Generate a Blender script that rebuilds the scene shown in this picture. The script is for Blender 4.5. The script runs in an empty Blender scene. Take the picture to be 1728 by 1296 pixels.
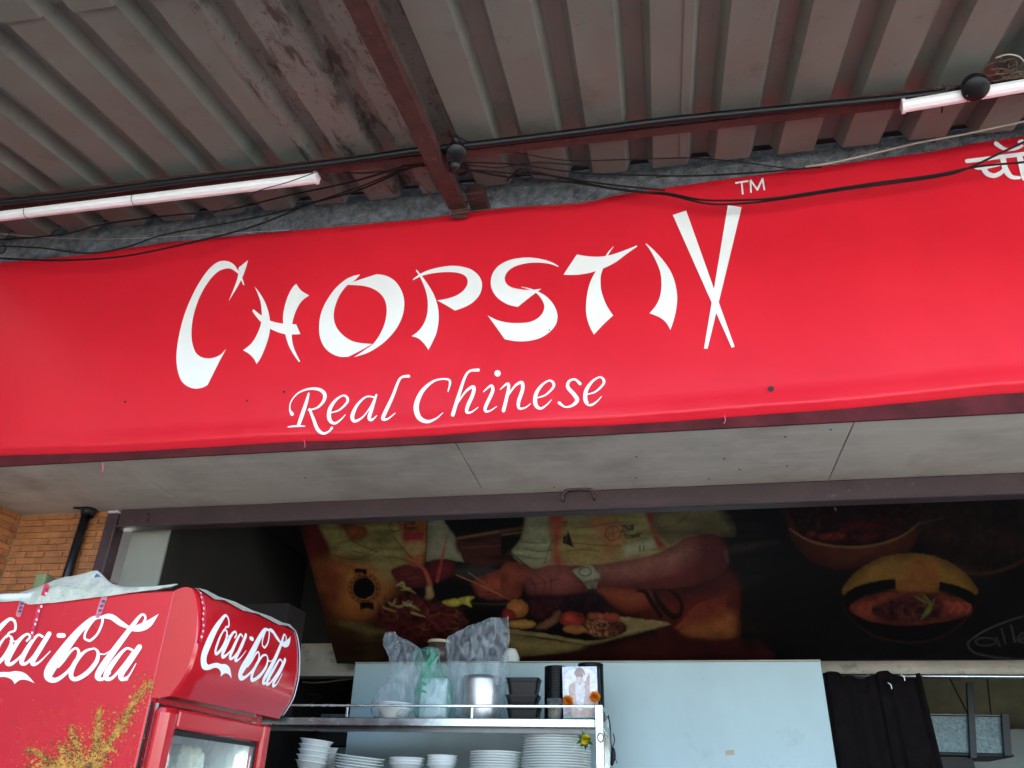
import bpy, bmesh, math, random
from mathutils import Vector, Matrix, noise
from mathutils.geometry import tessellate_polygon
R = math.radians
random.seed(7)
sc = bpy.context.scene
col = sc.collection

# ------------------------------------------------------------------ camera
FPX, YAW, PITCH, ROLL, EYE = 1344.0, 11.0, 28.5, 1.6, 1.55
y_, p_, r_ = R(YAW), R(PITCH), R(ROLL)
FW = Vector((-math.sin(y_)*math.cos(p_), math.cos(y_)*math.cos(p_), math.sin(p_)))
RT0 = Vector((math.cos(y_), math.sin(y_), 0)); UP0 = RT0.cross(FW)
RT = math.cos(r_)*RT0 + math.sin(r_)*UP0
UP = math.cos(r_)*UP0 - math.sin(r_)*RT0
CAM = Vector((0, 0, EYE))
cd = bpy.data.cameras.new('camera'); co = bpy.data.objects.new('camera', cd); col.objects.link(co)
co.matrix_world = Matrix(((RT.x, UP.x, -FW.x, 0), (RT.y, UP.y, -FW.y, 0), (RT.z, UP.z, -FW.z, EYE), (0, 0, 0, 1)))
cd.sensor_width = 36; cd.lens = 36*FPX/1728; cd.clip_start = 0.05; cd.clip_end = 2000
sc.camera = co

# ------------------------------------------------------------------ sky, sun, exposure
w = bpy.data.worlds.new('World'); sc.world = w; w.use_nodes = True
nt = w.node_tree; nt.nodes.clear()
SUN_EL, SUN_AZ = 58, 30                       # the shop front lies in open shade: the sun stands behind the building
sky = nt.nodes.new('ShaderNodeTexSky'); sky.sky_type = 'NISHITA'; sky.sun_disc = False
sky.sun_elevation = R(SUN_EL); sky.sun_rotation = R(SUN_AZ); sky.dust_density = 4.0; sky.air_density = 1.0; sky.ozone_density = 1.0
bg = nt.nodes.new('ShaderNodeBackground'); bg.inputs['Strength'].default_value = 0.13
out = nt.nodes.new('ShaderNodeOutputWorld')
nt.links.new(sky.outputs[0], bg.inputs['Color']); nt.links.new(bg.outputs[0], out.inputs['Surface'])
sd = bpy.data.lights.new('sun', 'SUN'); sd.energy = 1.2; sd.angle = R(20); sd.color = (1, .975, .94)
so = bpy.data.objects.new('sun', sd); col.objects.link(so); so.location = (6, 12, 20)
so.rotation_euler = Vector((math.sin(R(SUN_AZ))*math.cos(R(SUN_EL)), math.cos(R(SUN_AZ))*math.cos(R(SUN_EL)), math.sin(R(SUN_EL)))).to_track_quat('Z', 'Y').to_euler()
sc.view_settings.view_transform = 'Standard'; sc.view_settings.look = 'None'
sc.view_settings.exposure = 3.3; sc.view_settings.gamma = 1
sc.render.engine = 'CYCLES'; sc.cycles.max_bounces = 6; sc.cycles.diffuse_bounces = 4; sc.cycles.transparent_max_bounces = 12; sc.cycles.caustics_reflective = False; sc.cycles.caustics_refractive = False

# ------------------------------------------------------------------ picture -> place
def ray(px, py): return FW + RT*((px-864)/FPX) + UP*((648-py)/FPX)
def PY(px, py, Y): d = ray(px, py); return CAM + d*(Y/d.y)
def PZ(px, py, Z): d = ray(px, py); return CAM + d*((Z-EYE)/d.z)
def PP(px, py, p0, n): d = ray(px, py); return CAM + d*((Vector(p0)-CAM).dot(n)/d.dot(n))
def zm(ox, oy, s): return lambda x, y: (ox+x/s, oy+y/s)

# ------------------------------------------------------------------ materials
MATS = {}
def mat(name, c, rough=.6, metal=0, var=.12, scale=6, bump=0., bscale=60, dirt=None, spec=.5, coat=0, rnd=0.):
    if name in MATS: return MATS[name]
    m = bpy.data.materials.new(name); m.use_nodes = True; t = m.node_tree; N = t.nodes; L = t.links
    b = N['Principled BSDF']
    b.inputs['Roughness'].default_value = rough; b.inputs['Metallic'].default_value = metal
    b.inputs['Specular IOR Level'].default_value = spec
    b.inputs['Coat Weight'].default_value = coat; b.inputs['Coat Roughness'].default_value = .12
    geo = N.new('ShaderNodeNewGeometry')
    n = N.new('ShaderNodeTexNoise'); n.inputs['Scale'].default_value = scale; n.inputs['Detail'].default_value = 3; n.inputs['Roughness'].default_value = .62
    L.new(geo.outputs['Position'], n.inputs['Vector'])
    mr = N.new('ShaderNodeMapRange'); mr.inputs['From Min'].default_value = .3; mr.inputs['From Max'].default_value = .7
    mr.inputs['To Min'].default_value = 1-var; mr.inputs['To Max'].default_value = 1+var
    L.new(n.outputs['Fac'], mr.inputs['Value'])
    val = mr.outputs[0]
    if rnd:
        oi = N.new('ShaderNodeObjectInfo'); m2 = N.new('ShaderNodeMapRange')
        m2.inputs['To Min'].default_value = 1-rnd; m2.inputs['To Max'].default_value = 1+rnd
        L.new(oi.outputs['Random'], m2.inputs['Value'])
        mu = N.new('ShaderNodeMath'); mu.operation = 'MULTIPLY'; L.new(val, mu.inputs[0]); L.new(m2.outputs[0], mu.inputs[1]); val = mu.outputs[0]
    mx = N.new('ShaderNodeVectorMath'); mx.operation = 'SCALE'; mx.inputs[0].default_value = c[:3]
    L.new(val, mx.inputs['Scale']); cur = mx.outputs[0]
    for d in (dirt or []):                       # (colour, scale, low, high, amount)
        dn = N.new('ShaderNodeTexNoise'); dn.inputs['Scale'].default_value = d[1]; dn.inputs['Detail'].default_value = 4; dn.inputs['Roughness'].default_value = .7
        mp = N.new('ShaderNodeMapping'); mp.inputs['Location'].default_value = (3.1*d[1], 1.7, 2.3)
        if len(d) > 5: mp.inputs['Scale'].default_value = d[5]
        L.new(geo.outputs['Position'], mp.inputs[0]); L.new(mp.outputs[0], dn.inputs['Vector'])
        dr = N.new('ShaderNodeMapRange'); dr.inputs['From Min'].default_value = d[2]; dr.inputs['From Max'].default_value = d[3]
        dr.inputs['To Max'].default_value = d[4]
        L.new(dn.outputs['Fac'], dr.inputs['Value'])
        mi = N.new('ShaderNodeMix'); mi.data_type = 'RGBA'; mi.inputs['B'].default_value = (*d[0], 1)
        L.new(dr.outputs[0], mi.inputs['Factor']); L.new(cur, mi.inputs['A']); cur = mi.outputs['Result']
    L.new(cur, b.inputs['Base Color'])
    rr = N.new('ShaderNodeMapRange'); rr.inputs['To Min'].default_value = max(.02, rough-.12); rr.inputs['To Max'].default_value = min(1, rough+.12)
    L.new(n.outputs['Fac'], rr.inputs['Value']); L.new(rr.outputs[0], b.inputs['Roughness'])
    if bump:
        bn = N.new('ShaderNodeTexNoise'); bn.inputs['Scale'].default_value = bscale; bn.inputs['Detail'].default_value = 2
        L.new(geo.outputs['Position'], bn.inputs['Vector'])
        bp = N.new('ShaderNodeBump'); bp.inputs['Strength'].default_value = bump; bp.inputs['Distance'].default_value = .01
        L.new(bn.outputs['Fac'], bp.inputs['Height']); L.new(bp.outputs[0], b.inputs['Normal'])
    MATS[name] = m
    return m
def film(name, c, opac=.3, rough=.18):
    m = bpy.data.materials.new(name); m.use_nodes = True; t = m.node_tree; N = t.nodes; L = t.links
    b = N['Principled BSDF']; b.inputs['Base Color'].default_value = (*c, 1); b.inputs['Roughness'].default_value = rough
    b.inputs['Specular IOR Level'].default_value = .8
    tr = N.new('ShaderNodeBsdfTransparent'); tr.inputs[0].default_value = (.93, .96, .96, 1)
    mx = N.new('ShaderNodeMixShader'); geo = N.new('ShaderNodeNewGeometry')
    n = N.new('ShaderNodeTexNoise'); n.inputs['Scale'].default_value = 26; n.inputs['Detail'].default_value = 4; n.inputs['Distortion'].default_value = 1.2
    mp = N.new('ShaderNodeMapping'); mp.inputs['Scale'].default_value = (1, 1, .5)
    L.new(geo.outputs['Position'], mp.inputs[0]); L.new(mp.outputs[0], n.inputs['Vector'])
    mr = N.new('ShaderNodeMapRange'); mr.inputs['From Min'].default_value = .42; mr.inputs['From Max'].default_value = .68
    mr.inputs['To Min'].default_value = opac*.25; mr.inputs['To Max'].default_value = min(1, opac*2.0)  # streaks of higher opacity imitate glints along the creases
    lw = N.new('ShaderNodeLayerWeight'); lw.inputs['Blend'].default_value = .30; ad = N.new('ShaderNodeMath'); ad.operation = 'MULTIPLY_ADD'; ad.inputs[1].default_value = .55; ad.use_clamp = True
    L.new(n.outputs['Fac'], mr.inputs['Value']); L.new(lw.outputs['Facing'], ad.inputs[0]); L.new(mr.outputs[0], ad.inputs[2]); L.new(ad.outputs[0], mx.inputs[0])
    L.new(tr.outputs[0], mx.inputs[1]); L.new(b.outputs[0], mx.inputs[2]); L.new(mx.outputs[0], N['Material Output'].inputs['Surface'])
    MATS[name] = m; return m

M_RED = mat('sign_red', (.70, .016, .033), .36, var=.04, scale=2.2, bump=.035, bscale=7, dirt=[((.50, .010, .024), .9, .4, 1.0, .5), ((.42, .012, .02), 3.2, .45, .95, .25, (1, 1, .35))], spec=.3)
M_WHITE = mat('vinyl_white', (.86, .89, .90), .35, var=.03)
M_CONC = mat('concrete_wall', (.17, .175, .185), .95, var=.5, scale=30, bump=1.6, bscale=110, dirt=[((.06, .06, .065), 9, .5, .75, .6)])
M_SOFF = mat('soffit_board', (.475, .425, .375), .7, var=.12, scale=3, bump=.05, bscale=30, dirt=[((.60, .57, .53), 5, .5, .72, .5, (.4, 3, 1)), ((.24, .185, .15), 2.2, .46, .72, .6)])
M_SHEET = mat('awning_sheet', (.142, .166, .146), .55, var=.10, scale=5, bump=.04, bscale=25, dirt=[((.05, .055, .045), 5, .57, .75, .55), ((.10, .035, .022), 38, .66, .72, .8), ((.20, .09, .07), 3, .55, .8, .35)])
M_SHEET2 = mat('awning_sheet_rusted', (.158, .168, .15), .6, var=.15, scale=6, bump=.06, bscale=25, dirt=[((.012, .013, .01), 8, .525, .63, .8, (2.0, .5, 1)), ((.10, .032, .02), 34, .60, .66, .8)])
M_RUST = mat('rusty_steel', (.058, .022, .019), .75, var=.35, scale=18, bump=.3, bscale=90, dirt=[((.24, .10, .05), 26, .6, .72, .5), ((.02, .012, .012), 12, .55, .7, .6)])
M_PIPE = mat('black_plastic', (.006, .0065, .008), .38, var=.3, scale=20, spec=.35)
M_CABLE = mat('cable_black', (.006, .005, .0055), .55, var=.2, spec=.25)
M_STRING = mat('string_beige', (.36, .33, .28), .8)
M_BATTEN = mat('batten_white', (.93, .94, .97), .35, var=.02)
M_BATTEN2 = mat('batten_housing', (.62, .60, .66), .4, var=.05)
M_BRICK = mat('brick_tile', (.36, .135, .045), .6, var=.25, scale=22, bump=.12, bscale=80, rnd=.18, dirt=[((.08, .04, .02), 9, .52, .75, .6)])
M_MORTAR = mat('mortar', (.46, .30, .18), .9, var=.2, scale=20, bump=.3)
M_MAROON = mat('shutter_maroon', (.045, .024, .027), .5, var=.18, scale=10, bump=.05, dirt=[((.13, .11, .12), 40, .62, .72, .5)])
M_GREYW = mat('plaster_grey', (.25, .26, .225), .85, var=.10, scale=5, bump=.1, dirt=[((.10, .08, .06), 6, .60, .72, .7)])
M_DARKW = mat('dark_wall', (.016, .014, .011), .85, var=.3, scale=4)  # near-black base colour for the inner side and upper walls
M_CEIL = mat('dark_ceiling', (.02, .016, .014), .85, var=.3, scale=4)  # near-black base colour for the inner ceiling
M_BEAMB = mat('lintel_plaster', (.46, .42, .35), .85, var=.18, scale=5, bump=.1, dirt=[((.12, .09, .06), 7, .58, .72, .7)])
M_BACKW = mat('back_wall_olive', (.33, .31, .20), .8, var=.3, scale=3)
M_PANEL = mat('laminate_panel', (.38, .515, .53), .35, var=.03, scale=1.5, dirt=[((.31, .42, .43), 2.2, .45, .75, .6, (1, 1, .5)), ((.22, .25, .22), 6, .62, .8, .4)])
M_STEEL = mat('steel', (.56, .60, .58), .25, 1, var=.10, scale=12)
M_STEELD = mat('steel_dull', (.13, .13, .13), .38, 1, var=.2, scale=12)
M_GALV = mat('galvanised', (.15, .21, .22), .5, .6, var=.35, scale=45, dirt=[((.05, .08, .085), 60, .5, .6, .6)])
M_BLACKP = mat('black_box_plastic', (.0035, .0035, .004), .4, var=.2, spec=.25)
M_CLOTH = mat('black_cloth', (.009, .007, .0075), .95, spec=.05, var=.3, scale=20, bump=.2, bscale=300)
M_PORC = mat('porcelain', (.80, .86, .84), .25, var=.03)
M_FRED = mat('cooler_red', (.56, .012, .026), .28, var=.04, scale=3, coat=.3)
M_FREDG = mat('cooler_red_gloss', (.50, .008, .016), .18, var=.05, scale=3, coat=.7)
M_FREDL = mat('cooler_lightbox', (.52, .010, .018), .16, var=.10, scale=4, coat=.8)
M_GASK = mat('gasket_black', (.01, .01, .011), .6)
M_LINER = mat('cooler_liner', (.70, .76, .76), .4, var=.05)
M_PAPER = mat('newspaper', (.47, .49, .40), .85, var=.2, scale=20, bump=.15, bscale=60, dirt=[((.28, .30, .27), 60, .54, .62, .5, (1, 1, 3))])
M_PAPERB = mat('newspaper_blue', (.05, .09, .25), .8)
M_TAPE = mat('tape_clear', (.55, .20, .24), .3, var=.35, scale=60)
M_TAPEB = mat('tape_print', (.07, .05, .16), .35)
M_GOLD = mat('splash_gold', (.48, .24, .04), .5, var=.4, scale=40)
M_GOLDD = mat('splash_brown', (.16, .05, .008), .5, var=.4, scale=40)
M_BAG = film('bag_clear', (.50, .58, .64), .17, .08)
M_BAGG = film('bag_green', (.14, .42, .34), .26, .08)
M_GREEN = mat('bag_green_stripe', (.02, .30, .16), .4)
M_GLASS = film('cooler_glass', (.35, .40, .40), .06, .04)
M_ASPH = mat('pavement', (.085, .083, .08), .9, var=.2, scale=3, bump=.3, bscale=40)
M_LEAF = mat('leaf', (.03, .10, .02), .5, var=.3)
M_YEL = mat('petal_yellow', (.75, .60, .02), .6, var=.15)
M_ORG = mat('petal_orange', (.80, .25, .01), .6, var=.2, scale=60)
M_CAN = mat('can_brown', (.12, .085, .08), .35, .3, var=.2)
M_CREAM = mat('lid_cream', (.62, .55, .40), .5)
M_RICE = mat('rice', (.35, .30, .24), .8, var=.4, scale=120)

# ------------------------------------------------------------------ mesh helpers
WL = {}
def prop(o, label=None, cat=None, group=None, kind=None):
    if label: o['label'] = label
    if cat: o['category'] = cat
    if group: o['group'] = group
    if kind: o['kind'] = kind
    return o
def link(o, base, parent):
    col.objects.link(o); o.location = base; WL[o.name] = Vector(base)
    if parent is not None:
        o.parent = parent; o.matrix_parent_inverse = Matrix.Translation(-WL[parent.name])
    return o
def thing(name, label, cat, loc, group=None):
    o = bpy.data.objects.new(name, None); o.empty_display_size = .05
    link(o, loc, None); return prop(o, label, cat, group)
def OB(name, V, F, m, parent=None, smooth=False, label=None, cat=None, group=None, kind=None):
    V = [Vector(v) for v in V]
    lo = Vector((min(v.x for v in V), min(v.y for v in V), min(v.z for v in V)))
    hi = Vector((max(v.x for v in V), max(v.y for v in V), max(v.z for v in V)))
    base = Vector(((lo.x+hi.x)/2, (lo.y+hi.y)/2, lo.z))
    me = bpy.data.meshes.new(name); me.from_pydata([v-base for v in V], [], F); me.materials.append(m)
    if smooth:
        for p in me.polygons: p.use_smooth = True
    me.update()
    o = bpy.data.objects.new(name, me); link(o, base, parent)
    return prop(o, label, cat, group, kind)
def BM(name, bm, m, parent=None, smooth=False, **k):
    bm.verts.ensure_lookup_table(); bm.verts.index_update()
    V = [v.co.copy() for v in bm.verts]; F = [[v.index for v in f.verts] for f in bm.faces]; bm.free()
    return OB(name, V, F, m, parent, smooth, **k)
def boxbm(x0, x1, y0, y1, z0, z1, bev=0, fr=None):
    bm = bmesh.new(); bmesh.ops.create_cube(bm, size=1)
    for v in bm.verts: v.co = Vector(((x0+x1)/2+v.co.x*(x1-x0), (y0+y1)/2+v.co.y*(y1-y0), (z0+z1)/2+v.co.z*(z1-z0)))
    if bev: bmesh.ops.bevel(bm, geom=list(bm.edges), offset=bev, segments=2 if bev > .004 else 1, affect='EDGES', profile=.5)
    if fr:
        for v in bm.verts: v.co = fr(v.co.x, v.co.y, v.co.z)
    return bm
def box(name, x0, x1, y0, y1, z0, z1, m, parent=None, bev=.002, fr=None, **k):
    return BM(name, boxbm(x0, x1, y0, y1, z0, z1, bev, fr), m, parent, **k)
def cr(P, n=6, closed=False):
    """Catmull-Rom through tuples of any length"""
    P = [tuple(p) for p in P]; out = []; N = len(P); segs = N if closed else N-1
    for i in range(segs):
        p0 = P[(i-1) % N] if closed or i > 0 else P[0]; p1 = P[i]; p2 = P[(i+1) % N]
        p3 = P[(i+2) % N] if closed or i+2 < N else P[N-1]
        for k in range(n):
            t = k/n
            out.append(tuple(.5*((2*b)+(c-a)*t+(2*a-5*b+4*c-d)*t*t+(3*b-a-3*c+d)*t**3) for a, b, c, d in zip(p0, p1, p2, p3)))
    if not closed: out.append(P[-1])
    return out
def outline(P, n=6):
    """closed outline; a third value marks a corner"""
    N = len(P); corners = [i for i, p in enumerate(P) if len(p) > 2]
    if not corners: return cr([p[:2] for p in P], n, True)
    out = []
    for a, b in zip(corners, corners[1:]+[corners[0]+N]):
        seg = [P[i % N][:2] for i in range(a, b+1)]
        out += cr(seg, n)[:-1] if len(seg) > 2 else [seg[0]]
    return out
def ribbon(S, n=6):
    """stroke (x, y, width) -> closed outline with round caps"""
    C = cr(S, n); Lf = []; Rt = []
    for i, c in enumerate(C):
        a = C[max(0, i-1)]; b = C[min(len(C)-1, i+1)]
        dx, dy = b[0]-a[0], b[1]-a[1]; l = math.hypot(dx, dy) or 1; nx, ny = -dy/l, dx/l; h = max(.3, c[2]/2)
        Lf.append((c[0]+nx*h, c[1]+ny*h)); Rt.append((c[0]-nx*h, c[1]-ny*h))
    return Lf, Rt
def circle(cx, cy, rx, ry=None, n=24): ry = ry or rx; return [(cx+rx*math.cos(2*math.pi*i/n), cy+ry*math.sin(2*math.pi*i/n)) for i in range(n)]
def ring(cx, cy, rx, wd, ry=None, n=28, a0=0, a1=360):
    ry = ry or rx; return [(cx+rx*math.cos(R(a0+(a1-a0)*i/n)), cy+ry*math.sin(R(a0+(a1-a0)*i/n)), wd) for i in range(n+1)]
def fill(name, polys, pr, m, parent, **k):
    """flat print: closed outlines in drawing coordinates, pr(x, y, layer) puts them on their surface"""
    V = []; F = []
    for i, P in enumerate(polys):
        b = len(V); V += [pr(x, y, i) for x, y in P]
        F += [tuple(b+q for q in t) for t in tessellate_polygon([[Vector((x, y, 0)) for x, y in P]])]
    return OB(name, V, F, m, parent, **k)
def strokes(name, SS, pr, m, parent, n=6, **k):
    V = []; F = []
    for i, S in enumerate(SS):
        Lf, Rt = ribbon(S, n); b = len(V)
        for l, r in zip(Lf, Rt): V += [pr(*l, i), pr(*r, i)]
        for j in range(len(Lf)-1): F.append((b+2*j, b+2*j+2, b+2*j+3, b+2*j+1))
        for e in (0, -1):                               # round caps
            c = S[e]; h = max(.3, c[2]/2)
            if h > 1.2:
                q = len(V); V += [pr(x, y, i+.37) for x, y in circle(c[0], c[1], h*.985, n=14)]; F.append(tuple(range(q, q+14)))
    return OB(name, V, F, m, parent, **k)
def tubemesh(pts, r, n=8):
    V = []; F = []; pts = [Vector(p) for p in pts]; up = Vector((.13, .21, 1)).normalized()
    for i, p in enumerate(pts):
        t = (pts[min(i+1, len(pts)-1)]-pts[max(i-1, 0)]).normalized()
        a = t.cross(up)
        if a.length < 1e-4: a = t.cross(Vector((1, 0, 0)))
        a.normalize(); b = t.cross(a); rr = r[i] if isinstance(r, (list, tuple)) else r
        for k in range(n): q = 2*math.pi*k/n; V.append(p+a*(rr*math.cos(q))+b*(rr*math.sin(q)))
    for i in range(len(pts)-1):
        for k in range(n): F.append((i*n+k, i*n+(k+1) % n, (i+1)*n+(k+1) % n, (i+1)*n+k))
    F.append(tuple(range(n))[::-1]); F.append(tuple(range((len(pts)-1)*n, len(pts)*n)))
    return V, F
def tube(name, pts, r, m, parent=None, n=8, sm=5, **k):
    P = [tuple(p) for p in pts]
    if sm > 1 and len(P) > 2:
        if isinstance(r, (list, tuple)): q = cr([p+(w_,) for p, w_ in zip(P, r)], sm); P = [p[:3] for p in q]; r = [p[3] for p in q]
        else: P = cr(P, sm)
    V, F = tubemesh(P, r, n); return OB(name, V, F, m, parent, True, **k)
def lathe(prof, c=(0, 0, 0), n=28, T=None):
    V = []; F = []; c = Vector(c)
    for r, z in prof:
        for k in range(n):
            q = 2*math.pi*k/n; v = Vector((r*math.cos(q), r*math.sin(q), z)); V.append((T @ v if T else v)+c)
    for i in range(len(prof)-1):
        for k in range(n): F.append((i*n+k, i*n+(k+1) % n, (i+1)*n+(k+1) % n, (i+1)*n+k))
    return V, F
def nz(p, s=1.): return noise.noise(Vector(p)*s)
def lerp1(tab, x):
    if x <= tab[0][0]: return tab[0][1]
    for (a, u), (b, v) in zip(tab, tab[1:]):
        if x <= b:
            t = (x-a)/(b-a); t = t*t*(3-2*t)*.4+t*.6; return u+(v-u)*t
    return tab[-1][1]

# ================================================================== SETTING
OB('ground', [(-60, -120, 0), (60, -120, 0), (60, 30, 0), (-60, 30, 0)], [(0, 1, 2, 3)], mat('road', (.40, .41, .37), .9, var=.2, scale=.8, bump=.3, bscale=40), kind='structure')
OB('pavement', [(-8, -2.2, .1), (8, -2.2, .1), (8, 2.59, .1), (-8, 2.59, .1), (-8, -2.2, .0), (8, -2.2, .0)], [(0, 1, 2, 3), (4, 5, 1, 0)], M_ASPH, kind='structure')  # dark patch added out of view, cuts light bounced up under the awning

# shop building: facade, soffit boards, inner walls, lintel
shop = thing('shop_building', 'concrete shop front with grey boarded soffit above a dark open kitchen', 'building', (0, 2.6, 0))
box('facade_wall', -5, 4, 2.575, 3.0, 2.735, 4.9, M_CONC, shop, 0)
box('floor_slab', -5, 4, 2.6, 7.5, -.02, .03, M_ASPH, shop, 0)
SJ = [-3.37, -2.029, -.692, .662, 2.0, 3.34]
for a, b in zip(SJ, SJ[1:]):
    box('soffit_board', a+.002, b-.002, 2.5185, 3.12, 2.72, 2.732, M_SOFF, shop, .0015)
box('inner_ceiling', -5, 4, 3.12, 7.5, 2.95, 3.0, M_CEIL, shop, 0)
box('ceiling_upstand', -5, 4, 3.10, 3.118, 2.735, 2.95, M_CEIL, shop, 0)
box('pier_wall', -2.36, -2.172, 3.15, 3.165, 0, 2.94, M_GREYW, shop, .002)
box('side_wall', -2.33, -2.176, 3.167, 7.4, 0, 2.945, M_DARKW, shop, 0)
box('right_side_wall', 2.9, 3.0, 3.2, 7.4, 0, 2.945, M_GREYW, shop, 0)
box('back_wall', -2.17, 2.89, 7.0, 7.1, 0, 2.94, M_BACKW, shop, 0)
box('lintel', -2.17, 2.89, 4.6, 4.72, 2.24, 2.425, M_BEAMB, shop, .003)
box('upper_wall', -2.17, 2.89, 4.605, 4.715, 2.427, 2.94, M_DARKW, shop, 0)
box('kitchen_ceiling', -2.17, 2.89, 4.73, 6.99, 2.70, 2.74, M_BACKW, shop, 0)
# nail heads and screws in the soffit
for px, py in ((1074, 771), (1222, 774), (1325, 737), (1328, 786), (1248, 792), (1196, 808), (1402, 725), (935, 822), (1073, 806), (515, 806)):
    p = PZ(px, py, 2.7195); OB('nail_head', [(p.x+.005*math.cos(k), p.y+.006*math.sin(k), 2.7188) for k in (0, 1, 2, 3, 4, 5)], [(0, 1, 2, 3, 4, 5)], M_GASK, shop)

# brick walls at the left
BT, BW_, BH = .012, .092, .0292
def brickmesh(name, w_, h_, t_):
    bm = boxbm(-w_/2, w_/2, -t_/2, t_/2, 0, h_, .0016); me = bpy.data.meshes.new(name); bm.to_mesh(me); bm.free(); me.materials.append(M_BRICK); return me
bme = {}
def brickwall(root, org, dr, length, z0, rows, inward):
    rz = math.atan2(dr.y, dr.x)
    for r in range(rows):
        x = -BW_*(.5 if r % 2 else 0)+random.uniform(-.008, .008)
        while x < length-.006:
            a = max(x, .002); b = min(x+BW_-.0045, length-.002)
            if b-a > .012:
                key = round((b-a)*200)
                if key not in bme: bme[key] = brickmesh('brick', key/200, BH-.0048, BT)
                o = bpy.data.objects.new('brick', bme[key])
                c = org+dr*((a+b)/2)+inward*random.uniform(-.0015, .0012)
                base = Vector((c.x, c.y, z0+r*BH)); link(o, base, root); o.rotation_euler.z = rz
            x += BW_
bw1 = thing('brick_wall', 'orange brick wall facing the street behind the black drainpipe', 'wall', (-2.62, 3.1, 0))
box('mortar_bed', -2.89, -2.425, 3.062, 3.12, 0, 2.719, M_MORTAR, bw1, 0)
brickwall(bw1, Vector((-2.877, 3.058, 0)), Vector((1, 0, 0)), .45, 2.28, 15, Vector((0, 1, 0)))
bw2 = thing('brick_wall', 'orange brick side wall at the far left corner, seen at a slant', 'wall', (-2.95, 2.8, 0))
box('mortar_bed', -3.05, -2.886, 2.56, 3.06, 0, 2.719, M_MORTAR, bw2, 0)
brickwall(bw2, Vector((-2.882, 2.56, 0)), Vector((0, 1, 0)), .49, 2.28, 15, Vector((-1, 0, 0)))
# wall added out of view on the left, to keep light off that side
box('left_shade_wall', -6, -3.3, -3.5, 2.55, 0, 4.6, M_GREYW, None, .01, label='unseen grey wall added beyond the brick corner to shade the left side', cat='wall')

# drainpipe
dp = thing('drainpipe', 'black drainpipe on the brick wall under the soffit', 'pipe', (-2.53, 3.0, 0))
tube('pipe', [PY(146, 866, 3.02), PY(112, 975, 3.02), Vector((-2.535, 3.02, .02))], .019, M_PIPE, dp, 14, 1)
OB('collar', *lathe([(.019, -.02), (.028, -.02), (.036, .012), (.012, .02), (0, .02)], PY(150, 862, 3.02)-Vector((0, 0, .005)), 14), M_PIPE, dp, True)
tube('hook', [PY(152, 864, 3.0), PY(136, 858, 2.99), PY(124, 857, 2.98)], [.007, .006, .004], M_PIPE, dp, 6, 1)

# rolling shutter: guide, bottom bar, pull handle
sh = thing('rolling_shutter', 'maroon rolled up shutter with bottom bar across the shop opening', 'shutter', (-.3, 3.07, 0))
box('guide_rail', -2.421, -2.366, 3.035, 3.10, .02, 2.70, M_MAROON, sh, .003)
box('bottom_bar', -2.362, 2.85, 3.04, 3.098, 2.633, 2.7185, M_MAROON, sh, .004)
box('lower_lip', -2.362, 2.85, 3.030, 3.0385, 2.633, 2.642, M_MAROON, sh, .002)
hp = [PY(x, y, 3.02) for x, y in ((949, 842), (953, 829), (976, 825), (998, 827), (1002, 839))]
tube('pull_handle', [hp[0]+Vector((0, .02, 0))]+hp+[hp[-1]+Vector((0, .02, 0))], .0065, M_MAROON, sh, 8, 3)
tube('hasp', [PY(247, 880, 3.03), PY(252, 872, 3.02), PY(249, 866, 3.03)], .002, M_STEELD, sh, 6, 2)
box('rail_cap', -2.418, -2.368, 3.03, 3.09, 2.7015, 2.711, M_BATTEN2, sh, .002)

# ================================================================== AWNING
SL = .2
def roofz(y, off=0.): return 3.852+SL*(y-2.45)+off
PIT, RW, WEB, DEP = .24, .108, .024, .056
def sheetprof(k0, k1):
    P = []
    for k in range(k0, k1+1):                        # rib k starts at x = .929-.24*(k)
        x = -2.911+PIT*k
        P += [(x, 0), (x+WEB, DEP), (x+RW-WEB, DEP), (x+RW, 0)]
    return P
awn = thing('awning', 'corrugated metal awning with rusty steel frame over the shop sign', 'awning', (-.7, 1.6, 3.4))
def sheet(k0, k1, y0, y1, off, m, jit=0.):
    P = [(-2.911+PIT*k0-.03, 0)]+sheetprof(k0, k1)
    ys = [y0+(y1-y0)*i/10 for i in range(11)]; V = []; F = []; n = len(P)
    for j, y in enumerate(ys):
        for i, (x, z) in enumerate(P):
            e = jit*.004*nz((x*9, 3, 1)) if j == 10 else 0
            V.append((x, y+e, roofz(y, off)+z+.002*nz((x*2, y*2, 5))))
    for j in range(10):
        for i in range(n-1): F.append((j*n+i, j*n+i+1, (j+1)*n+i+1, (j+1)*n+i))
    o = OB('corrugated_sheet', V, F, m, awn)
    md = o.modifiers.new('thickness', 'SOLIDIFY'); md.thickness = .0012; md.offset = 1
    return o
YOUT = 1.04
for i, (k0, k1) in enumerate(((-1, 3), (3, 7), (7, 9), (9, 13), (13, 17), (17, 21), (21, 26))):
    sheet(k0, k1, 1.20, 2.455+random.uniform(-.012, .012), .0035*(i % 2), M_SHEET2 if i == 2 else M_SHEET, 1)
    sheet(k0, k1, YOUT, 1.283, -.012+.0035*(i % 2), M_SHEET, 1)
box('purlin', -3.2, 3.6, 2.135, 2.141, 0, .042, M_RUST, awn, 0, lambda x, y, z: Vector((x, y, roofz(2.14, -.046)+z)))
box('purlin_flange', -3.2, 3.6, 2.1415, 2.18, -.046, -.041, M_RUST, awn, 0, lambda x, y, z: Vector((x, y, roofz(y, z))))
box('front_purlin', -3.2, 3.6, YOUT+.01, YOUT+.04, -.06, -.014, M_RUST, awn, .002, lambda x, y, z: Vector((x, y, roofz(y, z))))
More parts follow.
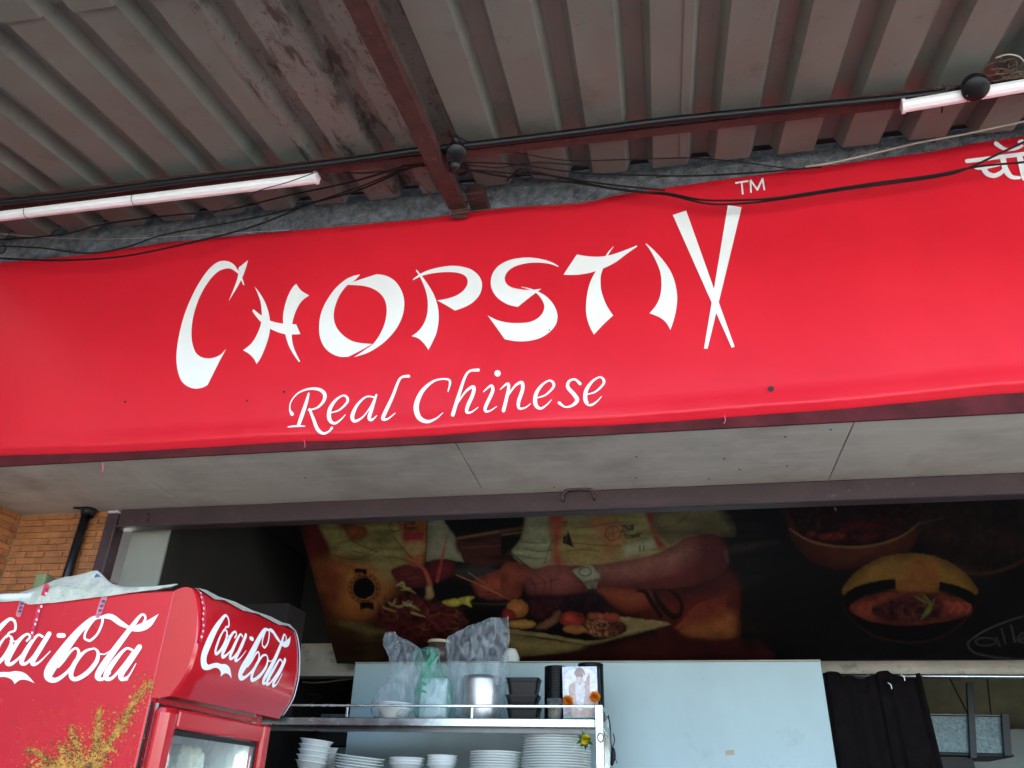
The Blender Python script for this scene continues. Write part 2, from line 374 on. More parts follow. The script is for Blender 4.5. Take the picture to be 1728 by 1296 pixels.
V = [(-3.2, 2.38, roofz(2.38, .075)), (3.6, 2.38, roofz(2.38, .075)), (3.6, 2.5735, 4.0), (-3.2, 2.5735, 4.0)]; V += [(x, y, z+.003) for x, y, z in V]
OB('gap_light_block', V, [(0, 1, 2, 3), (7, 6, 5, 4), (0, 4, 5, 1), (1, 5, 6, 2), (2, 6, 7, 3), (3, 7, 4, 0)], M_RUST, awn)  # unseen strip added to block sky light leaking onto the wall
RF = -.098
box('rafter', -.765, -.7065, 1.06, 2.462, RF, RF+.006, M_RUST, awn, .001, lambda x, y, z: Vector((x, y, roofz(y, z))))
box('rafter_web', -.706, -.700, 1.06, 2.46, RF, RF+.05, M_RUST, awn, .001, lambda x, y, z: Vector((x, y, roofz(y, z))))
box('end_plate', -.757, -.690, 2.466, 2.474, 3.712, 3.80, M_RUST, awn, .002)
box('wall_bracket', -.69, -.615, 2.43, 2.57, 3.80, 3.852, M_RUST, awn, .006)
tube('hook_bolt', [(-.735, 2.15, roofz(2.15, -.10)), (-.735, 2.15, roofz(2.15, .04))], .004, M_RUST, awn, 8, 1)
for bx_ in (-2.5, 1.62, 2.9):
    box('rafter', bx_-.03, bx_+.03, .86, 2.56, RF, RF+.05, M_RUST, awn, .001, lambda x, y, z: Vector((x, y, roofz(y, z)))) if abs(bx_) > 2.6 else None

RN = Vector((0, -SL, 1)).normalized()
def onroof(px, py, z0): return PP(px, py, (0, 2.45, z0), RN)
# conduit and junction boxes
cp = [onroof(x, y  , 3.802) for x, y in ((-60, 348), (0, 341), (121, 329), (300, 306), (560, 275), (699, 255), (803, 244), (960, 225), (1128, 203), (1330, 183), (1545, 162), (1728, 138), (1800, 128))]
tube('conduit', cp, .0135, M_PIPE, None, 12, 5, label='black plastic conduit running along the steel purlin under the awning', cat='conduit')
def jbox(px, py, z0, rad, label):
    p = onroof(px, py, z0); ax = (CAM-p).normalized(); ax = (ax+Vector((0, 0, -.6))).normalized()
    T = ax.to_track_quat('Z', 'Y').to_matrix()
    t = thing('junction_box', label, 'junction box', p-Vector((0, 0, rad)))
    OB('housing', *lathe([(0, -.03), (rad*.95, -.03), (rad, 0), (rad*.98, .012), (rad*.9, .016), (0, .017)], p, 26, T), M_PIPE, t, True)
    for s in (-1, 1):
        q = p+T @ Vector((rad*.72*s, .2*rad*s, .0175)); OB('screw', *lathe([(0, .002), (.0035, .0015), (.0035, 0)], q, 10, T), M_STEELD, t)
    return t, T, p
jb, T, p = jbox(770, 258, 3.775, .040, 'round black junction box beside the rusty rafter')
tube('spout', [p+T @ Vector((0, .03, 0)), p+T @ Vector((-.012, .06, -.005))], .013, M_PIPE, jb, 10, 1)
tube('gland', [p+T @ Vector((0, -.03, -.005)), p+T @ Vector((-.004, -.075, -.005))], [.026, .02], M_PIPE, jb, 12, 1)
jbox(1646, 148, 3.765, .042, 'round black junction box over the right tube light')
# tube lights
def batten(a, b, label, ties):
    a, b = Vector(a), Vector(b); d = (b-a).normalized(); s = Vector((0, 0, 1)).cross(d).normalized(); u = d.cross(s)
    t = thing('tube_light', label, 'tube light', (a+b)/2, 'white tube lights under the awning')
    def prism(name, prof, a, b, m):
        n = len(prof); V = [a+s*x+u*z for x, z in prof]+[b+s*x+u*z for x, z in prof]
        F = [(i, (i+1) % n, n+(i+1) % n, n+i) for i in range(n)]+[tuple(range(n)), tuple(range(2*n-1, n-1, -1))]
        return OB(name, V, F, m, t)
    # s points away from the street for a left-to-right lamp
    prism('housing', [(.017, .016), (-.012, .018), (-.014, .004), (.017, .002)], a, b, M_BATTEN2)
    prism('diffuser', [(-.0145, .017), (-.022, .010), (-.024, -.004), (-.018, -.014), (-.004, -.019), (.012, -.015), (.0165, .0015), (-.0138, .0035)], a+d*.012, b-d*.012, M_BATTEN)
    for e, q in ((a, d*.011), (b-d*.011, d*.011)):
        prism('end_cap', [(.019, .018), (-.02, .019), (-.0265, .010), (-.0265, -.006), (-.02, -.017), (-.004, -.0225), (.0145, -.018)], e, e+q, M_BATTEN)
    for f in ties:
        c = a+(b-a)*f; tube('wire_tie', [c+s*x+u*z for x, z in ((-.01, .05), (-.026, .015), (-.0275, -.006), (-.02, -.021), (0, -.025), (.02, -.012))], .0012, M_CABLE, t, 5, 3)
batten(onroof(-150, 384, 3.765), onroof(537, 301, 3.765), 'white tube light hanging at the left end of the awning', (.22, .31, .577))
batten(onroof(1521, 181, 3.765), onroof(1900, 116, 3.765), 'white tube light at the right end, its near end by a junction box', (.3, .75))

# ================================================================== SIGN BOARD
def edge_line(P): q = [PY(x, y, 2.5) for x, y in P]; return [(-3.6, q[0].z)]+[(p.x, p.z) for p in q]+[(2.2, q[-1].z)]
ZT = edge_line(((0,443),(156,429),(278,410),(417,396),(600,380),(734,366),(872,349),(977,342),(1063,326),(1128,316),(1232,301),(1371,283),(1475,269),(1560,258),(1610,249),(1646,242),(1690,236),(1728,230)))
ZB = edge_line(((0,755),(191,749),(347,740),(486,731),(604,727),(738,719),(873,708),(1040,701),(1146,694),(1328,680),(1400,675),(1536,662),(1675,648),(1728,645)))
def sy(x, z):
    t = (z-2.76)/1.0; e = max(0, 1-(z-lerp1(ZB, x))/.032)
    return 2.5-.009*e*e*(3-2*e)*(1+.35*math.sin(x*2.3)+.2*math.sin(x*7.1))+.004*math.sin(x*2.1+1+t*2)*(1-abs(2*t-1))+.006*max(0, t-.75)*math.sin(x*3.7)+.004*max(0, .2-t)*math.sin(x*9)
sign = thing('sign_board', 'long red shop sign with white lettering under the awning', 'sign', (-.7, 2.53, 2.74))
XS = [-3.28+6.38*i/162 for i in range(163)]; V = []; F = []
ROWS = 26
for x in XS:
    zt, zb = lerp1(ZT, x), lerp1(ZB, x); wv = .0022*nz((x*14, 0, 3))+.0015*nz((x*37, 4, 3))
    V += [(x, 2.566, zt+.004), (x, 2.512, zt+.005), (x, 2.503, zt+.002)]
    for j in range(ROWS+1):
        z = zt+(zb-zt)*j/ROWS; V.append((x, sy(x, z)+.0012*nz((x*3, z*5, 8)), z))
    y0 = sy(x, zb); V += [(x, y0+.001+wv*.6, zb-.006+wv), (x, y0+.006+wv, zb-.013+wv), (x, 2.5075, zb-.020+wv), (x, 2.512, zb-.028+wv), (x, 2.520, zb-.030), (x, 2.55, zb-.030)]
n = len(V)//len(XS)
for i in range(len(XS)-1):
    for j in range(n-1): F.append((i*n+j, (i+1)*n+j, (i+1)*n+j+1, i*n+j+1))
OB('face', V, F, M_RED, sign, True)
V = []; F = []
for i, x in enumerate(XS):
    zb = lerp1(ZB, x); V += [(x, 2.516, zb-.0295), (x, 2.513+.002*nz((x*6, 1, 1)), (zb-.03+2.717)/2), (x, 2.510, 2.717), (x, 2.518, 2.7165)]
for i in range(len(XS)-1):
    for j in range(3): F.append((i*4+j, (i+1)*4+j, (i+1)*4+j+1, i*4+j+1))
OB('bottom_channel', V, F, mat('channel_maroon', (.075, .012, .015), .75, var=.4, scale=8, spec=.2), sign)
def onsign(ox, oy, s, lift=.0028):
    def pr(x, y, i=0):
        px, py = ox+x/s, oy+y/s; q = PY(px, py, 2.5); yy = sy(q.x, q.z)-lift-.00035*i; q = PY(px, py, yy); return q
    return pr
Z1, Z2, Z3 = onsign(280, 420, 4.05), onsign(670, 400, 5.959), onsign(930, 330, 4.431)
def letter(pr, *polys): fill('letter', [outline(p, 7) for p in polys], pr, M_WHITE, sign)
letter(Z1, [(537,248,1),(520,195),(495,150),(460,103),(410,82),(350,92),(280,155),(200,280),(130,440),(90,590),(72,720),(78,820),(105,900),(150,940),(200,955),(250,948),(285,930,1),(325,850),(365,770),(412,683,1),(370,725),(310,747),(250,742),(205,710),(180,640),(175,560),(190,450),(230,330),(290,225),(350,160),(400,137),(440,135),(475,155),(500,180),(527,245,1)],
       [(562,75,1),(497,128,1),(490,195),(468,260),(428,357,1),(480,275),(520,200),(545,135)])
letter(Z1, [(605,257,1),(640,300),(680,370),(705,450),(712,520),(705,590),(680,670),(650,740),(620,788,1),(600,750),(565,715),(527,693,1),(585,645),(625,580),(650,510),(655,450),(648,370),(625,300)],
       [(890,238,1),(925,285),(980,318,1),(930,355),(895,410),(870,480),(862,540),(862,620),(880,690),(918,770,1),(908,773,1),(865,710),(835,650),(810,560),(800,480),(810,400),(835,320),(865,265)],
       [(598,412,1),(640,445),(700,485),(780,508),(890,515,1),(920,583,1),(870,585),(800,580),(730,555),(690,530),(650,500),(615,460),(590,425,1)])
letter(Z1, [(1328,175,1),(1290,215),(1230,258),(1180,330),(1150,420),(1150,490),(1175,550),(1230,605),(1300,638),(1410,650,1),(1330,695),(1245,738,1),(1180,735),(1110,700),(1065,640),(1047,560),(1055,460),(1090,370),(1150,280),(1220,215),(1280,185)],
       [(1235,240,1),(1340,205),(1440,173,1),(1500,182),(1560,215),(1605,275),(1628,350),(1622,440),(1590,520),(1540,590),(1470,655),(1380,710),(1285,740,1),(1360,690),(1420,645),(1470,570),(1500,490),(1508,400),(1485,330),(1430,280),(1350,253),(1235,246,1)])
letter(Z2, [(197,328,1),(250,390),(320,490),(375,590),(410,700),(420,820),(400,950),(365,1040),(316,1135,1),(270,1070),(215,1020),(147,997,1),(220,940),(275,860),(305,760),(308,640),(285,530),(240,420),(190,338,1)],
       [(162,422,1),(230,372),(340,325),(480,295),(600,290),(720,315),(800,365),(845,430),(855,500),(830,580),(770,650),(690,700),(583,740,1),(500,690),(403,637,1),(500,620),(590,590),(660,545),(705,480),(705,420),(670,380),(600,358),(500,352),(380,362),(260,388),(158,435,1)])
letter(Z2, [(1625,300,1),(1540,272),(1440,258),(1320,262),(1200,290),(1120,340),(1085,400),(1095,460),(1150,505),(1240,525),(1330,532),(1452,520,1),(1330,610),(1214,703,1),(1120,680),(1020,620),(960,540),(942,460),(960,370),(1020,290),(1120,235),(1240,210),(1360,208),(1480,228),(1560,255),(1622,290,1)],
       [(1250,499,1),(1330,515),(1420,548),(1510,605),(1580,690),(1612,780),(1600,870),(1540,950),(1440,1015),(1320,1045),(1200,1048),(1083,1028,1),(1000,910),(910,787,1),(1000,832),(1100,858),(1200,865),(1320,857),(1410,820),(1465,760),(1480,690),(1450,620),(1395,560),(1320,525),(1250,504,1)])
letter(Z3, [(193,440,1),(260,452),(340,457),(420,450),(520,420),(640,373,1),(645,380,1),(560,440),(480,500),(390,545),(300,575),(200,592),(92,593,1),(140,520)],
       [(470,378,1),(430,440),(395,530),(372,600),(372,690),(390,760),(420,830),(464,897,1),(395,960),(320,1040,1),(285,970),(262,880),(265,770),(285,670),(320,590),(380,500),(420,430),(462,383,1)])
letter(Z3, [(712,358,1),(770,410),(850,500),(905,590),(935,690),(942,790),(925,900),(892,1005,1),(860,950),(810,910),(736,880,1),(785,820),(815,750),(825,660),(815,570),(780,480),(735,400),(705,362,1)])
letter(Z3, [(910,145,1),(1010,112,1),(1372,1130,1),(1350,1138,1)], [(1322,72,1),(1425,87,1),(1170,1145,1),(1143,1145,1)])
Z4 = onsign(470, 610, 2.979)
def script(*ss): strokes('letter', ss, Z4, M_WHITE, sign, 8)
script([(152,160,9),(140,205,16),(118,270,19),(100,322,16)], [(48,329,6),(85,325,9),(132,325,6)], [(68,264,19),(57,240,8),(64,200,6),(100,158,8),(155,138,11),(205,141,16),(232,165,19),(226,200,15),(195,232,10),(150,245,7)], [(156,240,12),(176,290,16),(196,340,18),(226,362,13),(255,350,9),(268,334,13)])
def e_(dx, dy): script([(262+dx,258+dy,6),(305+dx,244+dy,9),(343+dx,208+dy,12),(346+dx,184+dy,14),(325+dx,171+dy,9),(288+dx,194+dy,13),(258+dx,240+dy,19),(256+dx,290+dy,20),(280+dx,311+dy,13),(310+dx,295+dy,8),(336+dx,268+dy,4)])
e_(0, 0); e_(1036, -75); e_(1288, -92)
script([(482,180,8),(440,178,9),(395,220,14),(371,275,20),(384,300,15),(425,278,8),(462,228,6),(492,168,10)], [(492,168,10),(470,235,17),(456,283,18),(470,293,12),(494,272,4)])
script([(655,74,15),(622,78,12),(602,102,13),(572,180,16),(532,265,19),(525,290,15),(550,288,9),(586,260,4)])
script([(852,150,6),(862,100,12),(832,88,9),(778,100,12),(722,150,20),(693,220,26),(704,278,25),(745,302,18),(790,288,9),(826,258,4)])
script([(1004,43,16),(962,48,12),(937,80,13),(906,170,17),(876,268,19)], [(897,215,6),(942,150,11),(980,128,17),(977,165,18),(952,222,18),(946,254,14),(970,254,9),(1004,230,4)])
script([(1030,152,5),(1068,122,13),(1076,150,17),(1042,225,17),(1042,250,13),(1065,247,8),(1097,226,4)]); fill('letter', [circle(1101, 60, 16)], Z4, M_WHITE, sign)
script([(1115,140,5),(1150,112,13),(1156,140,16),(1131,247,18)], [(1142,190,6),(1188,124,11),(1222,106,17),(1227,140,18),(1207,202,18),(1210,235,13),(1240,232,8),(1267,212,4)])
script([(1516,112,16),(1490,90,11),(1460,100,13),(1455,130,18),(1485,165,20),(1501,195,20),(1475,222,13),(1440,228,9),(1411,208,16)])
Z5 = onsign(1128, 0, 2.88)
strokes('letter', [[(328,889,9),(385,880,9)], [(356,885,9),(361,941,9)]], Z5, M_WHITE, sign, 1)
strokes('letter', [[(401,933,8),(399,880,9)], [(400,877,9),(432,922,9)], [(432,922,9),(457,869,9)], [(457,869,9),(466,921,8)]], Z5, M_WHITE, sign, 1)
Z6 = onsign(1600, 220, 12.96)
strokes('letter', [[(x, y, w_*1.14) for x, y, w_ in q] for q in [[(410,672,78),(1040,594,78),(2300,430,78)], [(1200,610,110),(1235,790,110),(1300,930,110),(1400,1020,80),(1560,1035,60)], [(525,785,40),(640,840,40),(830,800,80),(1120,745,60)], [(790,850,110),(850,940,100),(1000,990,90),(1150,930,80),(1240,830,60)], [(1560,560,110),(1640,900,120),(1670,1040,110)], [(1050,290,90),(1180,380,70),(1300,420,60),(1480,400,60),(1620,340,50)], [(1560,255,70),(1620,235,70)]]], Z6, M_WHITE, sign, 6)
# rivet holes and pin marks in the sign face
def spot(px, py, r): fill('rivet_hole', [circle(0, 0, r, r*.85, 10)], onsign(px, py, 1, .0045), M_GASK, sign)
for px, py, r in ((211, 678, 2.2), (417, 676, 1.8), (479, 661, 2.2), (1301, 656, 5.5), (927, 557, 1.3), (1215, 700, 3.2), (994, 681, 1.5)): spot(px, py, r)
# tags of pink binding string under the sign
for i, (px, py) in enumerate(((172, 790), (513, 750), (1222, 708))):
    a = PY(px, py-8, 2.503); tube('binding_string', [a, PY(px+2, py+2, 2.51), PY(px-2, py+8, 2.515)], .002, mat('string_pink', (.6, .08, .14), .6), sign, 5, 3)

# ================================================================== CABLES
def cab(pts, r, label, m=M_CABLE, Y=2.37, z=None):
    f = zm(*z) if z else (lambda x, y: (x, y))
    def hang(px, py):                              # never above the sheets: hang under them where the roof is lower
        a, b = PY(px, py, Y), onroof(px, py, 3.812); return a if a.y < b.y else b
    tube('cable', [hang(*f(x, y)) for x, y in pts], r*1.3, m, None, 6, 5, label=label, cat='cable', group='cables along the sign')
A1, A2, A3 = (0, 0, 2.88), (560, 0, 2.88), (1128, 0, 2.88)
cab([(-80,1172),(0,1165),(300,1140),(500,1090),(800,1050),(1100,1020),(1400,950),(1728,880),(1990,803),(2060,795)], .0028, 'thin black cable crossing the sheet ends left of the rafter', z=A1)
cab([(-80,1190),(0,1195),(200,1205),(420,1230),(600,1205),(800,1140),(1100,1085),(1400,1020),(1728,915),(1990,812),(2060,802)], .0028, 'black cable sagging below the left tube light', Y=2.38, z=A1)
cab([(-80,1250),(0,1255),(300,1265),(600,1245),(900,1185),(1200,1110),(1400,1035),(1500,990),(1728,930),(1990,818),(2060,808)], .0034, 'lowest black cable along the left top edge of the sign', Y=2.39, z=A1)
cab([(-40,1175),(10,1182),(28,1205),(10,1230),(-40,1238)], .0024, 'small loop of black cable at the far left edge', Y=2.40, z=A1)
cab([(940,1075),(1100,1010),(1250,930),(1400,885),(1560,828)], .0016, 'thin dark wire slanting over the left tube light', Y=2.10, z=A1)
cab([(-60,1125),(50,1140),(300,1158),(600,1160),(1000,1140),(1400,1118)], .0012, 'thin beige string lying along the wall at the left', M_STRING, 2.48, A1)
cab([(600,800),(650,790),(900,800),(1200,840),(1450,850),(1728,855),(1960,846),(2230,825),(2380,810)], .0027, 'straight black cable from the junction box to the right', Y=2.40, z=A2)
cab([(600,805),(650,820),(850,860),(1150,885),(1350,915),(1500,935),(1636,940),(1786,970),(1936,974),(2136,965),(2336,935),(2636,890),(2936,850),(3136,810),(3364,788),(3500,770)], .0034, 'lower black cable looping over the top of the sign', Y=2.41, z=A2)
cab([(850,880),(890,840),(930,824),(1100,860),(1300,905),(1500,933),(1640,948),(1836,991),(2036,985),(2236,960),(2536,915),(2936,860),(3086,820),(3236,750),(3364,690),(3500,620)], .0034, 'black cable crossing over the lettering at the right edge', Y=2.42, z=A2)
cab([(620,670),(700,700),(900,742),(1150,780),(1450,775),(1728,768),(1936,782),(2236,820),(2300,812)], .0018, 'thin sagging wire beneath the purlin right of the rafter', Y=2.34, z=A2)
cab([(0,1095),(300,1075),(500,1055),(650,1030),(900,1005),(1100,998),(1250,980),(1400,940),(1500,920)], .0018, 'thin brown string tied over the rafter end plate', mat('string_brown', (.10, .06, .04), .8), 2.455, A2)
cab([(660,812),(800,790),(1000,745),(1200,697),(1450,650),(1728,590),(1850,565)], .0032, 'pale wire stretched above the sign at the right', M_STRING, 2.44, A3)
cab([(-60,862),(0,856),(150,852),(300,845),(500,832),(640,822)], .0022, 'black wire resting on the wall above the small trademark letters', Y=2.47, z=A3)
cab([(-120,800),(100,840),(300,828),(480,800),(600,790)], .0026, 'thin cable sagging into the left side of the central junction box', Y=2.33, z=A2)
cab([(0,905),(150,868),(330,812),(450,770),(560,745)], .0026, 'cable rising along the purlin to the central junction box', Y=2.30, z=A2)
cab([(560,800),(620,840),(700,828),(860,842),(1040,850),(1240,882),(1420,905),(1620,925)], .003, 'middle cable of the bunch leaving the central junction box', Y=2.39, z=A2)
cab([(545,770),(575,815),(620,850),(655,835),(650,800)], .003, 'short cable loop under the central junction box', Y=2.30, z=A2)
cab([(640,800),(800,815),(900,800),(1000,790),(1100,795),(1250,810)], .0022, 'thin cable crossing in front of the sheet ends right of the junction box', Y=2.36, z=A2)
# wire tangle at the right conduit
V = []; F = []
c0 = onroof(1592, 160, 3.80)
for i in range(34):
    pts = [c0+Vector((random.gauss(0, .022), random.gauss(-.01, .012), random.gauss(0, .018))) for _ in range(4)]
    v, f = tubemesh(cr(pts, 5), .0009, 4); b = len(V); V += v; F += [tuple(b+i for i in q) for q in f]
OB('wire_tangle', V, F, mat('tangle_wire', (.10, .085, .06), .7), None, label='tangle of thin wires tied on the conduit by the right junction box', cat='wires', kind='stuff')
tube('wire_tail', [onroof(1587, 168, 3.79), onroof(1590, 182, 3.785), onroof(1589, 190, 3.78)], .0025, M_CABLE, None, 6, 3, label='short wire end hanging over the right tube light', cat='wire')
tube('bent_wire', [onroof(1680, 98, 3.82), onroof(1700, 92, 3.82), onroof(1720, 96, 3.82), onroof(1732, 110, 3.82)], .003, M_STRING, None, 6, 4, label='pale bent wire end poking out at the top right', cat='wire')
V = []; F = []
c0 = onroof(1712, 118, 3.845)
for i in range(60):
    a = c0+Vector((random.gauss(0, .035), random.gauss(0, .025), random.gauss(0, .012))); b_ = a+Vector((random.gauss(0, .05), random.gauss(0, .02), random.gauss(0, .01)))
    v, f = tubemesh([a, (a+b_)/2+Vector((0, 0, .006)), b_], .0012, 4); b = len(V); V += v; F += [tuple(b+i for i in q) for q in f]
OB('bird_nest', V, F, mat('straw', (.16, .12, .08), .9, var=.4), None, label='dark straw nest tucked between conduit and awning at top right', cat='nest', kind='stuff')

# ================================================================== COOLER
FA = R(6.0)
A = PZ(295, 996, 2.1); U = Vector((math.cos(FA), -math.sin(FA), 0)); W = Vector((math.sin(FA), math.cos(FA), 0))
def FR(u, v, z): return Vector((A.x, A.y, 0))+U*u+W*v+Vector((0, 0, z))
def fside(ox, oy, s, lift=.0015):
    def pr(x, y, i=0): return PP(ox+x/s, oy+y/s, FR(0, -lift-.00006*i, 0), W)
    return pr
cool = thing('drinks_cooler', 'red drinks cooler with white script logo and glass door', 'cooler', FR(-.35, .27, 0))
D_, WD = .78, .56
box('side_panel', -D_, 0, 0, .03, .04, 2.1, M_FRED, cool, .004, FR)
box('far_side_panel', -D_, 0, WD-.03, WD, .04, 2.1, M_FRED, cool, .004, FR)
box('top_panel', -D_+.004, -.002, .031, WD-.031, 2.05, 2.096, M_FRED, cool, 0, FR)
box('back_panel', -D_+.002, -D_+.03, .031, WD-.031, .04, 2.049, M_FRED, cool, 0, FR)
box('base', -D_+.03, -.01, .031, WD-.031, .04, .14, M_FRED, cool, 0, FR)
box('inner_liner', -D_+.031, -D_+.04, .04, WD-.04, .15, 2.04, M_LINER, cool, 0, FR)
box('liner_side', -D_+.041, -.004, WD-.045, WD-.032, .15, 2.04, M_LINER, cool, 0, FR)
box('liner_side', -D_+.041, -.004, .032, .045, .15, 2.04, M_LINER, cool, 0, FR)
# header light box with a curved front
prof = cr([(.001, 2.1), (.045, 2.1075), (.074, 2.09), (.094, 2.045), (.107, 1.985), (.1105, 1.935), (.101, 1.872), (.066, 1.8125)], 4)+[(.03, 1.808), (.001, 1.809)]
VN = 14; V = []; F = []
vs = [0, .004, .012]+[.012+(WD-.036)*i/8 for i in range(1, 8)]+[WD-.024, WD-.010, WD-.002, WD]
for j, v in enumerate(vs):
    e = min(v, WD-v); sh_ = .006*(1-min(1, e/.012))**2; bow = .006*(1-(2*v/WD-1)**2)
    for u, z in prof:
        f_ = max(0, u-.02)/.09; V.append(FR(max(.001, u-sh_*(f_ > 0)+bow*f_), v, z))
n = len(prof)
for j in range(len(vs)-1):
    for i in range(n): F.append((j*n+i, j*n+(i+1) % n, (j+1)*n+(i+1) % n, (j+1)*n+i))
F += [tuple(range(n)), tuple(range(len(vs)*n-1, (len(vs)-1)*n-1, -1))]
hd = OB('header', V, F, M_FREDL, cool, True)
md = hd.modifiers.new('sharp', 'EDGE_SPLIT'); md.split_angle = R(40)
tube('header_rim', [FR(u+.001, WD-.001, z) for u, z in prof[:-3]], .0017, M_BATTEN2, hd, 6, 1)
box('header_back', -.012, .0005, .03, WD-.031, 1.80, 2.05, M_FRED, cool, 0, FR)
# door
dr_ = box('door_stile', .006, .05, .012, .075, .16, 1.792, M_FREDG, cool, .018, FR)
box('door_stile', .006, .046, WD-.055, WD-.012, .16, 1.792, M_FREDG, cool, .008, FR)
box('door_rail', .008, .044, .0755, WD-.0555, 1.738, 1.790, M_FREDG, cool, .008, FR)
box('door_rail', .008, .044, .0755, WD-.0555, .16, .23, M_FREDG, cool, .008, FR)
box('door_gasket', .020, .030, .0756, .084, .231, 1.737, M_GASK, cool, 0, FR)
box('door_gasket', .020, .030, WD-.064, WD-.0557, .231, 1.737, M_GASK, cool, 0, FR)
box('door_gasket', .020, .030, .0845, WD-.0645, 1.724, 1.737, M_GASK, cool, 0, FR)
box('glass_pane', .023, .027, .0845, WD-.0645, .24, 1.7235, M_GLASS, cool, 0, FR)
box('hinge_gap', -.0005, .0055, .004, .011, .15, 1.80, M_GASK, cool, 0, FR)
M_LED = bpy.data.materials.new('led_strip'); M_LED.use_nodes = True
e_n = M_LED.node_tree.nodes['Principled BSDF']; e_n.inputs['Emission Color'].default_value = (.85, 1, .97, 1); e_n.inputs['Emission Strength'].default_value = 1.1
box('led_strip', -.03, -.012, WD-.075, WD-.055, .3, 1.70, M_LED, cool, .002, FR)
for zz in (1.30, 1.62): box('wire_shelf', -D_+.05, -.06, .05, WD-.05, zz, zz+.008, M_BATTEN2, cool, 0, FR)
# packets inside
pk = [('green_packet', (.40, .42, .22)), ('pale_packet', (.55, .58, .45)), ('white_packet', (.62, .68, .66))]
for i, (u, v, w_, h_, k) in enumerate(((-.12, .12, .09, .085, 0), (-.14, .24, .10, .06, 2), (-.13, .36, .10, .09, 1), (-.16, .45, .06, .08, 2))):
    bm = boxbm(u-.03, u+.03, v-w_/2, v+w_/2, 1.629, 1.629+h_, .012)
    bmesh.ops.subdivide_edges(bm, edges=list(bm.edges), cuts=2)
    for q in bm.verts: q.co += Vector((nz(q.co*30), nz(q.co*30+Vector((5, 0, 0))), 0))*.006; q.co = FR(*q.co)
    BM('food_packet', bm, mat(pk[k][0], pk[k][1], .4, var=.3, scale=40), None, True, label=('olive green food packet on the cooler shelf nearest the hinge', 'clear whitish packet second from the hinge in the cooler', 'pale yellowish packet in the middle of the cooler shelf', 'small white packet beside the light strip in the cooler')[i], cat='packet', group='food packets in the cooler')
# script logo
LOGO = [
 [(88,385,14),(80,358,16),(55,348,18),(15,380,26),(-50,450,40),(-105,540,52),(-128,620,54),(-105,672,44),(-60,682,30),(0,664,16)],
 [(88,385,14),(82,412,13),(52,425,12),(36,450,10)],
 [(46,438,10),(66,456,16),(58,500,20),(22,562,22),(-18,596,20),(-34,572,20),(-10,505,17),(30,448,11),(48,438,9)], [(58,470,9),(88,472,7),(110,455,6)],
 [(150,470,12),(168,448,13),(152,432,13),(112,462,20),(66,530,28),(40,588,28),(62,600,20),(112,560,11),(150,510,7)],
 [(238,446,14),(212,438,14),(172,484,22),(130,556,28),(122,594,24),(150,594,16),(200,540,12),(250,462,12)], [(276,430,26),(230,505,28),(184,582,28),(192,602,20),(225,585,10),(282,528,5)],
 [(330,440,26),(356,440,26)],
 [(490,466,14),(474,452,12),(486,408,14),(530,348,15),(568,338,15),(574,366,14),(548,428,13),(510,466,14),(490,466,14)],
 [(560,336,18),(510,352,26),(430,430,40),(345,540,54),(282,630,56),(272,675,42),(312,690,26),(372,650,18),(424,588,20),(442,538,18),(428,512,13),(398,528,13),(355,585,13),(328,618,9)],
 [(530,512,10),(550,536,17),(540,588,24),(488,650,26),(425,685,24),(398,662,26),(420,594,26),(476,530,16),(530,512,10)], [(548,540,9),(585,545,7),(620,525,5)],
 [(728,412,13),(780,398,13),(812,355,13),(812,328,13),(788,328,15),(740,390,26),(650,510,34),(572,620,38),(548,672,32),(575,684,18),(620,650,7)],
 [(740,520,14),(706,514,14),(656,566,24),(604,640,32),(596,680,26),(632,676,17),(694,604,13),(752,524,12)], [(782,504,30),(734,576,32),(680,656,32),(688,686,22),(722,666,11),(762,598,5)],
]
SWASH = [(556,336,1),(600,319),(640,325),(690,362),(735,388),(790,372),(845,345),(890,318,1),(852,382),(808,412),(758,418),(715,402),(668,384),(622,352),(590,345)]
TAIL = [(-60,664,1),(0,646),(50,645),(95,640),(145,655),(195,708,1),(150,690),(112,690),(82,712,1),(64,686),(20,672),(-50,684,1)]
LS = fside(0, 940, 3.323)
def logo(pr, parent):
    strokes('logo_script', LOGO, pr, M_WHITE, parent, 8)
    fill('logo_swash', [outline(SWASH, 6)], lambda x, y, i: pr(x, y, 15), M_WHITE, parent); fill('logo_tail', [outline(TAIL, 6)], lambda x, y, i: pr(x, y, 16), M_WHITE, parent)
logo(LS, cool)
strokes('trademark_ring', [ring(708, 682, 10, 4)], LS, M_WHITE, cool, 1)
